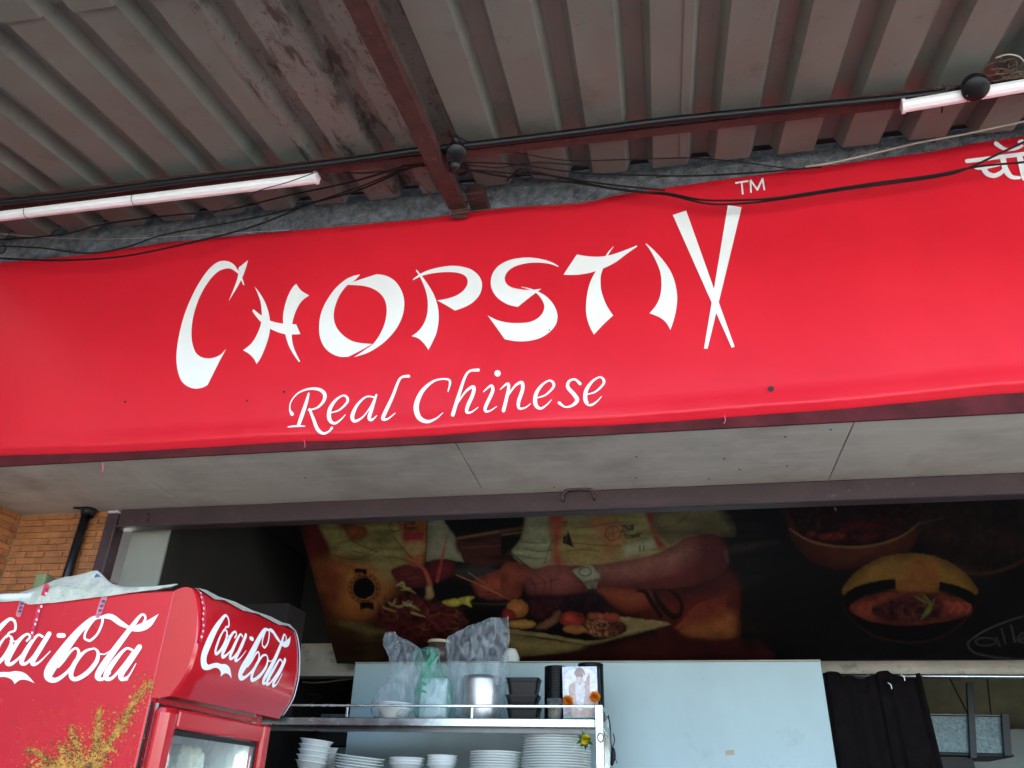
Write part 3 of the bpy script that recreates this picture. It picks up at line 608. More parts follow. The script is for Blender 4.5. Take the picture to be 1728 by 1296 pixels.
# the same script on the curved header, in the header's own plane
pl_ = cr(prof[2:22], 2)
def headpt(s, v):                                    # s: 0 top .. 1 bottom along the curved front
    P = [p for p in prof if p[0] > .05]; k = s*(len(P)-1); i = min(int(k), len(P)-2); t = k-i
    u = P[i][0]*(1-t)+P[i+1][0]*t; z = P[i][1]*(1-t)+P[i+1][1]*t
    bow = .006*(1-(2*v/WD-1)**2); f_ = max(0, u-.02)/.09
    return FR(u+bow*f_, v, z)
HP = [p for p in prof if p[0] > .05]
HL = [0]
for a, b in zip(HP, HP[1:]): HL.append(HL[-1]+math.hypot(b[0]-a[0], b[1]-a[1]))
def onhead(x, y, i=0):
    v = .03+(x+150)/1040*(WD-.085); d = (.055+(y-318)/394*.185)
    k = 0
    while k < len(HL)-2 and HL[k+1] < d: k += 1
    t = (d-HL[k])/(HL[k+1]-HL[k]); u = HP[k][0]*(1-t)+HP[k+1][0]*t; z = HP[k][1]*(1-t)+HP[k+1][1]*t
    du, dz = HP[k+1][0]-HP[k][0], HP[k+1][1]-HP[k][1]; l = math.hypot(du, dz); nu, nzz = -dz/l, du/l
    bow = .006*(1-(2*v/WD-1)**2)*max(0, u-.02)/.09; o = .0016+.00005*i
    return FR(u+bow+nu*o, v, z+nzz*o)
logo(onhead, hd)
# golden splash printed on the side
bmv, bmf, bmv2, bmf2 = [], [], [], []
SP = fside(0, 940, 3.323, .0012)
def drop(x, y, rx, ry, dark, k):
    VV, FF = (bmv2, bmf2) if dark else (bmv, bmf); b = len(VV); n_ = 7; ph = random.random()*6
    a_ = random.uniform(-1, 1)
    for i in range(n_):
        q = 2*math.pi*i/n_+ph; ex, ey = rx*math.cos(q), ry*math.sin(q); VV.append(SP(x+ex*math.cos(a_)-ey*math.sin(a_), y+ex*math.sin(a_)+ey*math.cos(a_), k*.01))
    FF.append(tuple(range(b, b+n_)))
arms = [[(560, 860), (550, 960), (540, 1060), (510, 1190)], [(850, 700), (760, 800), (690, 930), (600, 1060), (530, 1190)], [(400, 960), (430, 1050), (470, 1190)], [(150, 1080), (260, 1130), (400, 1190)], [(330, 1070), (400, 1120), (480, 1190)]]
for A_ in arms:
    C_ = cr(A_, 40)
    for i, (x, y) in enumerate(C_):
        t = i/len(C_); k_ = 13 if A_ is not arms[3] else 10
        for _ in range(k_):
            sp = (5+20*abs(math.sin(t*9)))*random.choice((.35, .8, 1.9)); drop(x+random.gauss(0, sp*(.6+t*.5)), y+random.gauss(0, sp), min(14, random.expovariate(1/(1.6+2.6*t))+.8), min(10, random.expovariate(1/(1.4+1.8*t))+.8), random.random() < .35, i % 60)
for _ in range(420):
    x = random.uniform(60, 840); y = 1190-abs(random.gauss(0, 200))
    if y > 720 and x < 850-(y-700)*.1: drop(x, y, random.uniform(1, 3.5), random.uniform(1, 3.5), random.random() < .3, _ % 60)
for _ in range(160): drop(random.gauss(300, 70), 1190-abs(random.gauss(0, 22)), random.uniform(4, 16), random.uniform(3, 8), random.random() < .25, _ % 60)
OB('splash_print', bmv, bmf, M_GOLD, cool, kind='stuff'); OB('splash_print', bmv2, bmf2, M_GOLDD, cool, kind='stuff')
# packing tape
TP = fside(0, 940, 3.323, .0022)
def tape(pts, m, parent=cool, pr=TP, name='tape_strip'): strokes(name, [pts], pr, m, parent, 6)
tape([(126,248,30),(104,322,30)], M_TAPE); tape([(585,230,34),(548,330,28)], M_TAPE)
for (x, y, s) in ((124, 262, 1), (118, 284, 1), (112, 304, 1), (580, 248, 1), (570, 275, 1), (562, 300, 1)): fill('tape_print', [[(x-8, y-7), (x+10, y-8), (x+7, y+6), (x-11, y+7)]], fside(0, 940, 3.323, .003), M_TAPEB, cool)
M_TRED = mat('tape_red', (.62, .03, .06), .3, var=.3, scale=80); M_TWH = mat('tape_white', (.8, .75, .75), .35)
tape([(262,165,30),(240,225,28),(212,310,24),(192,390,22),(180,455,16)], M_TRED)
for i in range(11): 
    t = i/11; x = 262-84*t+6*math.sin(i*2.3); y = 180+270*t; fill('tape_print', [[(x-5, y-8), (x+6, y-6), (x+3, y+7), (x-7, y+5)]], fside(0, 940, 3.323, .0031), M_TWH if i % 3 else M_TAPEB, cool)
def hside(px, py, off=.0): return PP(px, py, FR(.075+off, 0, 0), U)
strip = [(1128, 190), (1134, 260), (1142, 340), (1140, 420), (1132, 500), (1124, 560)]
def onh2(x, y, i=0):                                  # header tape, laid on the curved front at its near end
    d = .004+(y-190)/394*.165*1.05; v = .012+(x-1128)/1040*.6
    k = 0
    while k < len(HL)-2 and HL[k+1] < d: k += 1
    t = (d-HL[k])/(HL[k+1]-HL[k]); u = HP[k][0]*(1-t)+HP[k+1][0]*t; z = HP[k][1]*(1-t)+HP[k+1][1]*t
    du, dz = HP[k+1][0]-HP[k][0], HP[k+1][1]-HP[k][1]; l = math.hypot(du, dz)
    return FR(u+.003-dz/l*(.0015+.0004*i), v, z+du/l*(.0015+.0004*i))
strokes('tape_strip', [[(x, y, 26) for x, y in strip]], onh2, M_TRED, hd, 5)
for i in range(10):
    x, y = 1131+5*math.sin(i*1.9), 200+i*37; fill('tape_print', [[(x-6, y-9), (x+7, y-7), (x+4, y+8), (x-8, y+6)]], lambda X, Y_, k: onh2(X, Y_, 3), M_TWH, hd)
# newspapers on top of the cooler: a sheet with a raised fold and an overhanging edge
np_ = thing('newspaper', 'crumpled newspaper lying on top of the red cooler', 'newspaper', FR(-.35, .1, 2.1))
def npp(px, py, v): return PP(px, py, FR(0, v, 0), W)
edge = [(-12,1017),(30,1014),(53,1020),(90,1017),(130,1012),(180,1006),(230,999),(262,995),(292,989)]
mid = [(-12,1004),(30,1003),(60,998),(96,990),(140,995),(180,992),(214,992),(262,989),(300,986)]
peak = [(-12,1002),(30,1001),(70,988),(100,976),(140,968),(165,963),(186,985),(240,992),(300,987)]
V = []; F = []
half = lambda A_, B_: [((a[0]+b[0])/2, (a[1]+b[1])/2+random.uniform(-2, 2)) for a, b in zip(A_, B_)]
rows = [(edge, -.006, 0), (half(edge, mid), -.003, 0), (mid, .004, .0), (half(mid, peak), .03, 0), (peak, .06, .004), (half(peak, mid), .11, 0), (mid, .16, .004), ([(x, y+3) for x, y in edge], .3, 0)]
rr = []
for P, v, a_ in rows:
    rr.append([npp(x, y, v)+Vector((nz((x*.11, y*.1, v*9)), nz((x*.13, y*.17, 7)), nz((x*.12, 3, v*5))))*.0028 for x, y in cr(P, 4)])
for r0 in rr: V += r0
n = len(rr[0])
for j in range(len(rr)-1):
    for i in range(n-1): F.append((j*n+i, j*n+i+1, (j+1)*n+i+1, (j+1)*n+i))
for v in V:
    pass
OB('sheet', V, F, M_PAPER, np_)
fill('print_patch', [outline([(163,968),(172,976),(176,986),(170,992),(162,988),(159,978)], 5)], lambda x, y, i: npp(x, y, .035), M_PAPERB, np_)
roll = [npp(-10, 1010, .0), npp(10, 1009, .0), npp(55, 1007, .005)]
tube('rolled_edge', roll, [.013]*2+[.011], mat('paper_pale', (.62, .68, .66), .8, var=.1), np_, 10, 1)
sheet2 = [(338,994,0),(352,1004,1),(372,1010,0),(400,1020,1),(430,1032,0),(460,1046,1),(480,1052,0),(498,1062,1)]
V = []; F = []
for i, (x, y, k) in enumerate(sheet2):
    p = PP(x, y, FR(.06, 0, 0), U); v = (p-FR(0, 0, 0)).dot(W)
    v = max(.02, min(WD-.005, v)); V += [FR(.075+.01*k, v, 2.100-.012*k), FR(.05, v, 2.1125+.004*k), FR(-.05, v, 2.108+.006*k), FR(-.2, v+.01, 2.104)]
for i in range(len(sheet2)-1):
    for j in range(3): F.append((i*4+j, i*4+j+1, i*4+5+j, i*4+4+j))
OB('overhanging_sheet', V, F, M_PAPER, np_)
gp = npp(72, 985, .12)
bm = boxbm(gp.x-.02, gp.x+.02, gp.y-.02, gp.y+.02, 2.1, gp.z+.03, .006)
BM('tape_roll_bag', bm, mat('olive_bag', (.14, .16, .07), .6, var=.3), None, True, label='small olive bag standing behind the newspaper on the cooler', cat='bag')
g2 = npp(95, 982, .16); box('dark_tray', g2.x-.02, g2.x+.16, g2.y, g2.y+.1, g2.z-.01, g2.z+.012, M_GASK, None, .003, label='flat black tray behind the newspaper on top of the cooler', cat='tray')

# ================================================================== MURAL
MT = math.tan(R(38)); MN = Vector((0, -math.sin(R(38)), -math.cos(R(38))))
MP = Vector((0, 4.47, 2.288))
mural = thing('mural', 'dark printed food mural sloping under the ceiling behind the shutter', 'mural', (0, 4.0, 2.3))
def mq(x, t): return Vector((x, MP.y-t*math.cos(R(38)), MP.z+t*math.sin(R(38))))
V = [mq(-1.835, 0), mq(2.85, 0), mq(2.85, 1.1), mq(-1.835, 1.1)]; V += [v-MN*.015 for v in V]
OB('backing_board', V, [(0, 1, 2, 3), (7, 6, 5, 4), (0, 4, 5, 1), (1, 5, 6, 2), (2, 6, 7, 3), (3, 7, 4, 0)], mat('mural_dark', (.014, .009, .007), .3, var=.5, scale=3), mural)
def txt(s, x, y, h, sl):                                 # small block capitals on the print
    G = {'Z': [[(0,0),(1,0)],[(1,0),(0,1)],[(0,1),(1,1)]], 'N': [[(0,1),(0,0)],[(0,0),(1,1)],[(1,1),(1,0)]], '8': [[(0,0),(1,0)],[(0,.5),(1,.5)],[(0,1),(1,1)],[(0,0),(0,1)],[(1,0),(1,1)]], 'T': [[(0,0),(1,0)],[(.5,0),(.5,1)]], 'o': [[(0,.4),(1,.4)],[(1,.4),(1,1)],[(1,1),(0,1)],[(0,1),(0,.4)]], 'w': [[(0,.4),(.25,1)],[(.25,1),(.5,.5)],[(.5,.5),(.75,1)],[(.75,1),(1,.4)]], 'e': [[(0,.7),(1,.7)],[(1,.7),(1,.4)],[(1,.4),(0,.4)],[(0,.4),(0,1)],[(0,1),(1,1)]], 'r': [[(0,.4),(0,1)],[(0,.5),(.8,.4)]], '1': [[(.5,0),(.5,1)]], '#': [[(.3,0),(.3,1)],[(.7,0),(.7,1)],[(0,.3),(1,.3)],[(0,.7),(1,.7)]]}
    out = []
    for i, ch in enumerate(s):
        for a, b in G.get(ch, []): out.append([(x+i*h*.82+a[0]*h*.6, y+a[1]*h+(i*h*.82+a[0]*h*.6)*sl, h*.2), (x+i*h*.82+b[0]*h*.6, y+b[1]*h+(i*h*.82+b[0]*h*.6)*sl, h*.2)])
    return out
PRINT_GAIN = 1.0
# the print: a picture computed point by point and carried as colours on a fine sheet of its own
import numpy as np
GS = 1.45
gx = np.arange(462, 1762, GS); gy = np.arange(836, 1130, GS)
PX_, PY_ = np.meshgrid(gx, gy); CV = np.zeros(PX_.shape+(3,))
rg = np.random.default_rng(5)
def lin(c): c = np.array(c, float)/255; return np.where(c <= .04045, c/12.92, ((c+.055)/1.055)**2.4)
def vnoise(sx, sy=None):
    sy = sy or sx; u = (PX_-400)/sx; v = (PY_-800)/sy; iu = u.astype(int); iv = v.astype(int); fu = u-iu; fv = v-iv
    L_ = rg.random((iv.max()+3, iu.max()+3)); fu = fu*fu*(3-2*fu); fv = fv*fv*(3-2*fv)
    return (L_[iv, iu]*(1-fu)+L_[iv, iu+1]*fu)*(1-fv)+(L_[iv+1, iu]*(1-fu)+L_[iv+1, iu+1]*fu)*fv
N_BIG, N_MID, N_FINE, N_TINY = vnoise(60)-.5, vnoise(16)-.5, vnoise(6)-.5, vnoise(3)-.5
N_FOLD = vnoise(40, 7)-.5; NO = {'b': N_BIG, 'm': N_MID, 'f': N_FINE, 't': N_TINY, 'w': N_FOLD}
def comp(d, c, soft, edge, ed, nn, a, sl):
    m = np.clip(d/soft+.5, 0, 1)*a; k = np.ones_like(d)
    if edge: t = np.clip(d/edge, 0, 1); k = ed+(1-ed)*t*t*(3-2*t)
    for key, amp in (nn or {}).items(): k = k*np.clip(1+2*amp*NO[key][sl], .05, 3)
    CV[sl] = CV[sl]*(1-m[..., None])+lin(c)*k[..., None]*m[..., None]
def region(P, pad):
    xs = [p[0] for p in P]; ys = [p[1] for p in P]
    i0, i1 = np.searchsorted(gx, [min(xs)-pad, max(xs)+pad]); j0, j1 = np.searchsorted(gy, [min(ys)-pad, max(ys)+pad])
    return np.s_[j0:j1, i0:i1]
Zc = [None]
def pt(P): ox, oy, s = Zc[0]; return [(ox+p[0]/s, oy+p[1]/s)+tuple(p[2:]) for p in P]
def poly(P, c, soft=2.5, edge=0, ed=.4, n=None, a=1.):
    Q = outline(pt(P), 4); sl = region(Q, soft); X, Y = PX_[sl]+N_MID[sl]*2, PY_[sl]+N_FINE[sl]*2
    if X.size == 0: return
    d2 = np.full(X.shape, 1e9); ins = np.zeros(X.shape, bool)
    for (x0, y0), (x1, y1) in zip(Q, Q[1:]+Q[:1]):
        dx, dy = x1-x0, y1-y0; L2 = dx*dx+dy*dy or 1e-9; t = np.clip(((X-x0)*dx+(Y-y0)*dy)/L2, 0, 1)
        d2 = np.minimum(d2, (X-x0-t*dx)**2+(Y-y0-t*dy)**2)
        if y0 != y1: ins ^= ((y0 > Y) != (y1 > Y)) & (X < dx*(Y-y0)/dy+x0)
    d = np.sqrt(d2)*np.where(ins, 1, -1); comp(d, c, soft, edge, ed, n, a, sl)
def ell(cx, cy, rx, ry, c, **k): poly(circle(cx, cy, rx, ry, 16), c, **k)
def stk(S, c, soft=1.6, a=1., n=None):
    s = Zc[0][2]; Q = cr([(p[0], p[1], p[2]/s) for p in [q[:2]+(q[2],) for q in pt(S)]], 5); sl = region(Q, 8); X, Y = PX_[sl], PY_[sl]
    if X.size == 0: return
    d = np.full(X.shape, -1e9)
    for (x0, y0, w0), (x1, y1, w1) in zip(Q, Q[1:]):
        dx, dy = x1-x0, y1-y0; L2 = dx*dx+dy*dy or 1e-9; t = np.clip(((X-x0)*dx+(Y-y0)*dy)/L2, 0, 1)
        d = np.maximum(d, (w0+(w1-w0)*t)/2-np.hypot(X-x0-t*dx, Y-y0-t*dy))
    comp(d, c, soft, 0, 0, n, a, sl)
CV[:] = lin((11, 8, 7)); CV *= np.clip(1+.8*N_BIG, .3, 2)[..., None]
rs = random.Random(3)
# ---- left man
Zc[0] = (470, 860, 4.431)
poly([(130,60),(250,60),(420,180),(400,300),(350,420),(300,600),(350,760),(440,850),(330,920),(230,700),(180,400),(80,200)], (64,18,16), 14, n={'m': .4})
poly([(300,20),(700,10),(1120,10),(1105,300),(900,440),(800,540),(600,440),(420,400),(370,250)], (106,96,48), 8, n={'w': .35, 'm': .25})
poly([(270,380),(420,350),(600,400),(850,410),(910,600),(830,720),(720,820),(560,900),(400,780),(290,600)], (122,64,20), 22, 40, .55, {'b': .35, 'm': .2})
poly([(430,450),(560,430),(760,480),(800,620),(700,740),(560,760),(470,650)], (142,88,30), 30, n={'m': .2}, a=.7)
poly([(330,420),(460,430),(480,600),(420,700),(330,600)], (84,26,16), 26, n={'m': .3}, a=.8); poly([(700,380),(860,350),(900,480),(820,540),(740,470)], (120,112,62), 22, a=.6)
poly([(490,130),(560,110),(650,130),(660,190),(590,235),(520,210)], (112,54,24), 6, 14, .6); poly([(450,90),(560,85),(540,130),(470,140)], (70,40,22), 10)
poly([(915,20),(1108,15),(1100,280),(1070,420),(960,400),(930,250)], (120,64,26), 10, n={'m': .3}); poly([(935,165,1),(1088,170,1),(1080,232,1),(930,226,1)], (116,22,26), 3); poly([(940,250),(1080,250),(1060,330),(960,340)], (128,110,62), 10, a=.8)
poly([(1118,20,1),(1225,20,1),(1330,220),(1395,397,1),(1250,372),(1100,392,1)], (116,112,86), 2.5, 16, .7, {'w': .15}); stk([(1112,40,8),(1108,200,8),(1098,390,8)], (40,26,14))
for q in (((540,230,7),(620,268,6),(740,315,7)), ((380,330,5),(560,372,7),(740,318,5)), ((860,200,8),(930,290,8),(1010,375,6)), ((800,352,5),(930,372,7),(1090,440,6)), ((560,310,5),(650,330,5),(700,300,4)), ((440,260,4),(520,230,5),(600,180,4))): stk(q, (46,32,14), 3, .85)
stk(ring(872,125,40,7), (70,34,18)); 
for q in txt('ZN#', 945, 78, 34, -.03)+txt('Tower', 935, 122, 28, -.03): stk(q, (58,26,18), 2)
poly([(1240,10),(1740,0),(1740,480),(1500,470),(1395,400),(1330,215)], (15,11,11), 4, n={'m': .5}); poly([(1335,215),(1740,165),(1740,380),(1500,420),(1400,380)], (46,20,15), 8, n={'w': .6})
stk([(1340,215,12),(1500,188,12),(1740,150,16)], (112,86,46), 4, .8); stk([(1372,288,7),(1600,272,8),(1740,256,8)], (92,60,40), 4, .7); poly([(1320,450),(1560,420),(1620,480),(1400,520)], (48,46,44), 12, a=.7)
poly([(845,450),(940,415),(1080,440),(1150,378),(1300,388),(1312,470),(1230,525),(1150,545),(1080,585),(950,575),(865,510)], (86,27,28), 5, 26, .5, {'m': .35}); stk([(880,500,5),(960,500,6),(1060,480,5)], (44,12,14), 3); stk([(900,540,5),(980,535,6),(1070,520,5)], (44,12,14), 3)
stk([(1262,185,5),(1238,300,12),(1212,420,20),(1186,535,26)], (132,34,26), 3); stk([(990,372,8),(1090,450,24),(1132,560,36)], (138,58,38), 4); stk([(1126,590,44),(1130,640,50),(1110,670,30)], (134,108,74), 5)
poly([(1428,575),(1480,512),(1600,470),(1760,440),(1760,640),(1640,684),(1500,655)], (126,52,34), 4, 30, .5, {'m': .25}); stk([(1470,600,6),(1560,620,7),(1660,600,5)], (70,24,18), 4); stk([(1520,650,6),(1620,640,6),(1720,590,5)], (70,24,18), 4)
stk([(1330,488,7),(1520,570,9),(1760,690,9)], (136,80,38), 2); stk([(1420,470,5),(1560,565,6)], (120,90,60), 2)
poly([(1200,560),(1440,560),(1500,660),(1760,680),(1760,780),(1400,760),(1230,680)], (13,9,9), 8); stk([(1400,700,10),(1600,706,12),(1760,704,10)], (58,48,34), 4, .7)
poly([(735,770),(800,690),(900,640),(1050,650),(1200,690),(1350,760),(1420,850),(1320,960),(1100,1010),(900,980),(760,900)], (56,14,15), 8, n={'f': .8, 'm': .5})
for _ in range(70):
    x, y = rs.uniform(770, 1380), rs.uniform(680, 960); stk([(x, y, 4), (x+rs.uniform(-50, 50), y+rs.uniform(-40, 40), 9), (x+rs.uniform(-90, 90), y+rs.uniform(-30, 60), 4)], rs.choice([(84,26,20), (96,40,22), (34,8,10), (70,16,18), (110,66,34)]), 3, .8)
for x, y in ((880,570),(920,600),(960,600),(900,560),(820,690),(870,720),(960,720),(990,770),(1100,650),(780,720),(930,690)): stk([(x, y, 6), (x+rs.uniform(20, 60), y+rs.uniform(-30, 30), 16), (x+rs.uniform(50, 110), y+rs.uniform(-50, 50), 5)], rs.choice([(140,130,52), (128,104,44), (150,138,84)]), 3, .85)
poly([(1225,690),(1300,668),(1400,655),(1462,652),(1430,682),(1440,728),(1380,706),(1330,722),(1270,718)], (160,150,38), 3, 8, .7, {'f': .3})
stk(ring(640,588,118,6,112), (48,20,10), 2); stk(ring(640,588,96,9,92), (44,16,8), 2); ell(638, 586, 82, 82, (11,8,10), soft=2); poly([(568,440,1),(664,446,1),(662,478,1),(566,470,1)], (16,9,9), 2); poly([(606,690,1),(712,694,1),(712,755,1),(662,736,1),(612,748,1)], (16,9,9), 2)
for k in range(16): a_ = k*.393; stk([(640+107*math.cos(a_), 588+102*math.sin(a_), 9), (640+107*math.cos(a_+.12), 588+102*math.sin(a_+.12), 9)], (56,24,12), 2)
poly([(250,930),(350,840),(500,830),(700,870),(800,940),(840,1200),(330,1200)], (54,36,15), 14, n={'m': .4, 'w': .4}); poly([(450,850),(580,845),(770,905),(740,935),(560,900)], (96,82,42), 10, a=.8, n={'m': .3}); poly([(330,920),(480,930),(600,1000),(520,1080),(350,1020)], (44,16,11), 20, a=.8); poly([(840,1000),(1100,1010),(1300,960),(1500,900),(1760,880),(1760,1220),(840,1220)], (46,16,13), 12, n={'m': .4})
poly([(-60,-60),(120,-60),(170,300),(250,600),(300,900),(340,1200),(-60,1200)], (13,12,14), 30, n={'m': .4})
stk([(20,200,5),(130,600,6),(280,1000,7)], (56,54,50), 2.5, .7); stk([(170,620,6),(220,660,8),(320,662,6)], (84,66,36), 4); stk([(200,690,5),(300,690,6)], (70,56,36), 4)
# ---- right man and the board
Zc[0] = (850, 850, 4.114)
poly([(0,-60),(190,-40),(160,140),(120,250),(40,330),(-20,330)], (13,9,9), 5); stk([(-10,190,18),(60,180,18),(140,165,12)], (84,58,34), 5, .8); stk([(-10,215,9),(120,200,8)], (112,84,46), 3, .8)
poly([(190,-40),(520,-40),(1020,-40),(1480,-40),(1610,208),(1400,218),(1250,250),(1180,290),(1000,372),(850,395),(600,432),(350,430),(180,440),(60,345),(130,220)], (108,98,54), 5, n={'w': .3, 'm': .15})
poly([(190,-40),(315,-40),(340,250),(325,410),(190,445),(58,345),(130,240)], (116,115,84), 5, 10, .75, {'w': .25})
poly([(305,-40),(430,-40),(410,200),(385,300),(420,430),(350,430),(335,240)], (118,46,26), 14, n={'m': .25}); poly([(590,100),(760,110),(830,250),(770,360),(690,400),(670,260)], (134,72,34), 30, a=.75, n={'m': .25}); poly([(430,-40),(640,-40),(560,120),(450,110)], (112,104,74), 20, a=.7); poly([(440,260),(640,250),(680,400),(460,425)], (120,98,48), 22, a=.8)
poly([(1020,-40),(1480,-40),(1610,205),(1500,226),(1300,222),(1180,286),(1120,262),(1050,180)], (86,78,46), 6, 30, .6, {'w': .35}); poly([(950,-40),(1022,-40),(1052,190),(1125,292),(1060,302),(1030,200)], (100,36,22), 8); stk([(1075,170,5),(1190,150,6),(1262,88,5)], (48,40,22), 3, .8)
poly([(808,292,1),(1030,236,1),(1070,300,1),(960,342),(850,380,1)], (126,122,92), 3, 10, .75); 
for q in txt('11', 935, 296, 34, -.1)+txt('ZN#', 818, 158, 38, -.16)+txt('Tower', 836, 214, 32, -.18): stk(q, (24,14,10), 2)
stk(ring(757,206,52,7,50), (84,38,20), 2); stk([(757,165,6),(765,250,6)], (84,38,20), 2); stk([(735,215,6),(785,195,6)], (84,38,20), 2)
poly([(446,180,1),(488,302,1),(430,285,1)], (20,13,10), 2); poly([(412,232,1),(436,215,1),(432,285,1),(410,272,1)], (20,13,10), 2); stk([(405,132,8),(440,128,8)], (26,16,12), 2); stk([(412,150,6),(436,150,6)], (26,16,12), 2)
for q in (((440,265,4),(620,285,6),(820,292,4)), ((130,265,5),(220,275,7),(300,270,5)), ((140,310,5),(240,330,7),(330,322,5)), ((440,325,4),(560,318,6),(660,330,4)), ((500,165,4),(640,155,5),(790,125,4)), ((90,355,5),(200,380,7),(290,378,4)), ((340,255,6),(310,330,7),(285,415,7)), ((900,390,4),(1000,380,6),(1120,372,5))): stk(q, (46,38,20), 3, .8)
poly([(-10,430),(80,405),(190,452),(135,560),(105,650),(-10,640)], (116,48,30), 4, 26, .5, {'m': .3}); stk([(30,320,6),(110,390,9),(200,465,8)], (40,22,14), 2)
poly([(640,585),(900,600),(1250,592),(1400,550),(1600,480),(1650,700),(1600,905),(1400,945),(1150,885),(900,795),(760,700)], (88,28,18), 12, 50, .45, {'b': .3, 'm': .2}); poly([(660,590),(950,605),(1000,680),(850,720),(740,670)], (120,52,24), 26, a=.8); poly([(1240,880),(1420,800),(1580,760),(1600,905),(1420,940)], (120,64,22), 26, a=.85, n={'m': .25})
for k in range(4): stk([(1150+k*20,880-k*6,8),(1350,790-k*28,12),(1540,725-k*24,6)], (116,40,26), 5, .6)
poly([(140,560),(190,482),(300,432),(480,430),(700,420),(850,395),(1000,370),(1180,298),(1250,242),(1400,208),(1520,240),(1562,330),(1530,480),(1400,540),(1250,582),(900,592),(650,572),(560,622),(420,645),(250,655),(160,622)], (90,34,29), 4, 34, .55, {'m': .2}); poly([(650,440),(900,412),(1150,335),(1300,280),(1330,330),(1200,420),(900,478),(680,500)], (122,80,62), 40, a=.8, n={'m': .15}); poly([(200,470),(420,440),(500,520),(420,600),(260,590),(190,540)], (112,58,50), 34, a=.8); poly([(1380,240),(1540,260),(1550,480),(1400,520),(1280,440)], (46,15,17), 60, a=.75)
for q in (((180,520,6),(220,570,9),(215,640,5)), ((240,500,6),(290,560,9),(270,630,5)), ((320,500,5),(330,570,8),(310,625,5)), ((190,560,5),(300,545,6),(380,520,4)), ((1270,520,6),(1310,575,6)), ((1360,320,5),(1410,330,8),(1390,370,4))): stk(q, (52,18,17), 4, .8)
poly([(480,475),(510,445),(600,425),(655,480),(660,520),(560,545)], (122,122,98), 2.5, 14, .7); stk(ring(566,472,42,8,30), (58,56,46), 1.6); poly([(545,540,1),(655,515,1),(640,600,1),(585,608,1)], (96,88,68), 2.5, n={'f': .4}); 
for k in range(5): stk([(560+k*6,545+k*13,5),(648-k*3,530+k*14,5)], (38,26,20), 1.6)
stk([(478,480,6),(530,535,7),(585,600,8)], (30,18,14), 1.6); stk([(590,600,16),(640,600,16)], (34,18,26), 2)
poly([(190,645),(420,632),(640,615),(740,700),(790,755),(640,765),(500,765),(300,810),(200,770)], (27,13,17), 6, n={'f': .7, 'm': .5}); poly([(200,680),(330,660),(380,740),(290,800),(210,770)], (50,15,20), 12, a=.8, n={'f': .5})
for q in ((930,604,22,980,612,28,1030,690,36,1092,782,30), (1042,600,20,1080,690,38,1160,775,40,1215,778,34,1238,715,26,1205,640,28,1148,600,22)):
    stk([tuple(q[i:i+3]) for i in range(0, len(q), 3)], (21,12,8), 2)
poly([(20,868),(300,905),(560,950),(700,940),(850,880),(800,790),(950,800),(1160,832),(1000,885),(850,925),(640,975),(540,975),(280,930),(20,900)], (108,92,54), 3, n={'m': .25}); stk([(20,905,9),(300,938,12),(560,985,12)], (44,32,18), 3); poly([(20,905),(300,945),(602,990),(500,1032),(250,1052),(90,1064),(60,1000),(20,980)], (108,92,48), 3, 20, .7, {'m': .25})
ell(97, 728, 72, 66, (156,90,30), soft=3, edge=22, ed=.55, n={'m': .25}); ell(30, 775, 50, 42, (128,28,20), soft=3, edge=14, ed=.5); ell(122, 836, 102, 30, (152,110,42), soft=3, edge=10, ed=.6); poly([(220,860),(300,800),(390,740),(370,820),(290,870)], (104,70,42), 4, 12, .6)
ell(470, 800, 92, 54, (142,40,24), soft=3, edge=20, ed=.5, n={'m': .4}); ell(500, 872, 92, 30, (146,88,36), soft=3, edge=12, ed=.6); ell(690, 845, 135, 82, (92,54,34), soft=6, n={'t': 1.0, 'f': .6}); ell(750, 790, 56, 34, (130,48,32), soft=5, edge=12, ed=.6); ell(640, 775, 60, 20, (120,52,36), soft=5, n={'f': .5}); ell(790, 860, 60, 40, (60,26,20), soft=8, n={'f': .6})
poly([(90,1072),(300,1052),(600,992),(1000,885),(1160,850),(1250,920),(1480,945),(1760,940),(1760,1160),(90,1160)], (44,13,10), 8, n={'b': .4, 'm': .2}); poly([(560,990),(850,915),(1020,880),(1000,920),(620,1010)], (16,9,8), 8, a=.9)
poly([(1480,-40),(1780,-40),(1780,940),(1650,940),(1660,600),(1560,330),(1520,230),(1610,205)], (17,12,10), 16, n={'w': .6}); stk([(1560,320,30),(1640,310,34),(1740,300,24)], (40,34,22), 14, .7); stk([(1540,330,18),(1556,400,14)], (70,64,44), 5, .7)
# ---- bowls
Zc[0] = (1250, 840, 3.615)
poly([(284,-60),(288,180),(330,285),(440,392),(600,437),(760,427),(900,392),(1020,332),(1090,205),(1105,-60)], (54,23,13), 4, 26, .5, {'m': .3}); poly([(318,-60),(330,170),(400,245),(600,296),(800,290),(980,238),(1080,150),(1095,-60)], (24,9,8), 4, n={'f': .6})
for x, y, rx, ry, c in ((425,222,34,20,(84,32,18)),(560,236,90,26,(86,24,15)),(472,150,18,40,(58,22,22)),(700,175,70,34,(56,13,14)),(640,190,36,26,(64,18,20)),(800,170,80,34,(50,12,10)),(930,140,70,30,(40,12,10)),(760,240,90,26,(60,16,12)),(560,120,60,30,(36,10,10)),(900,220,60,20,(44,14,10))): ell(x, y, rx, ry, c, soft=5, edge=12, ed=.5, n={'f': .4})
stk([(300,190,9),(420,262,14),(600,299,14),(800,293,14),(980,236,12),(1092,150,9)], (84,54,28), 2.5); stk([(575,60,8),(578,74,10)], (120,110,110), 2)
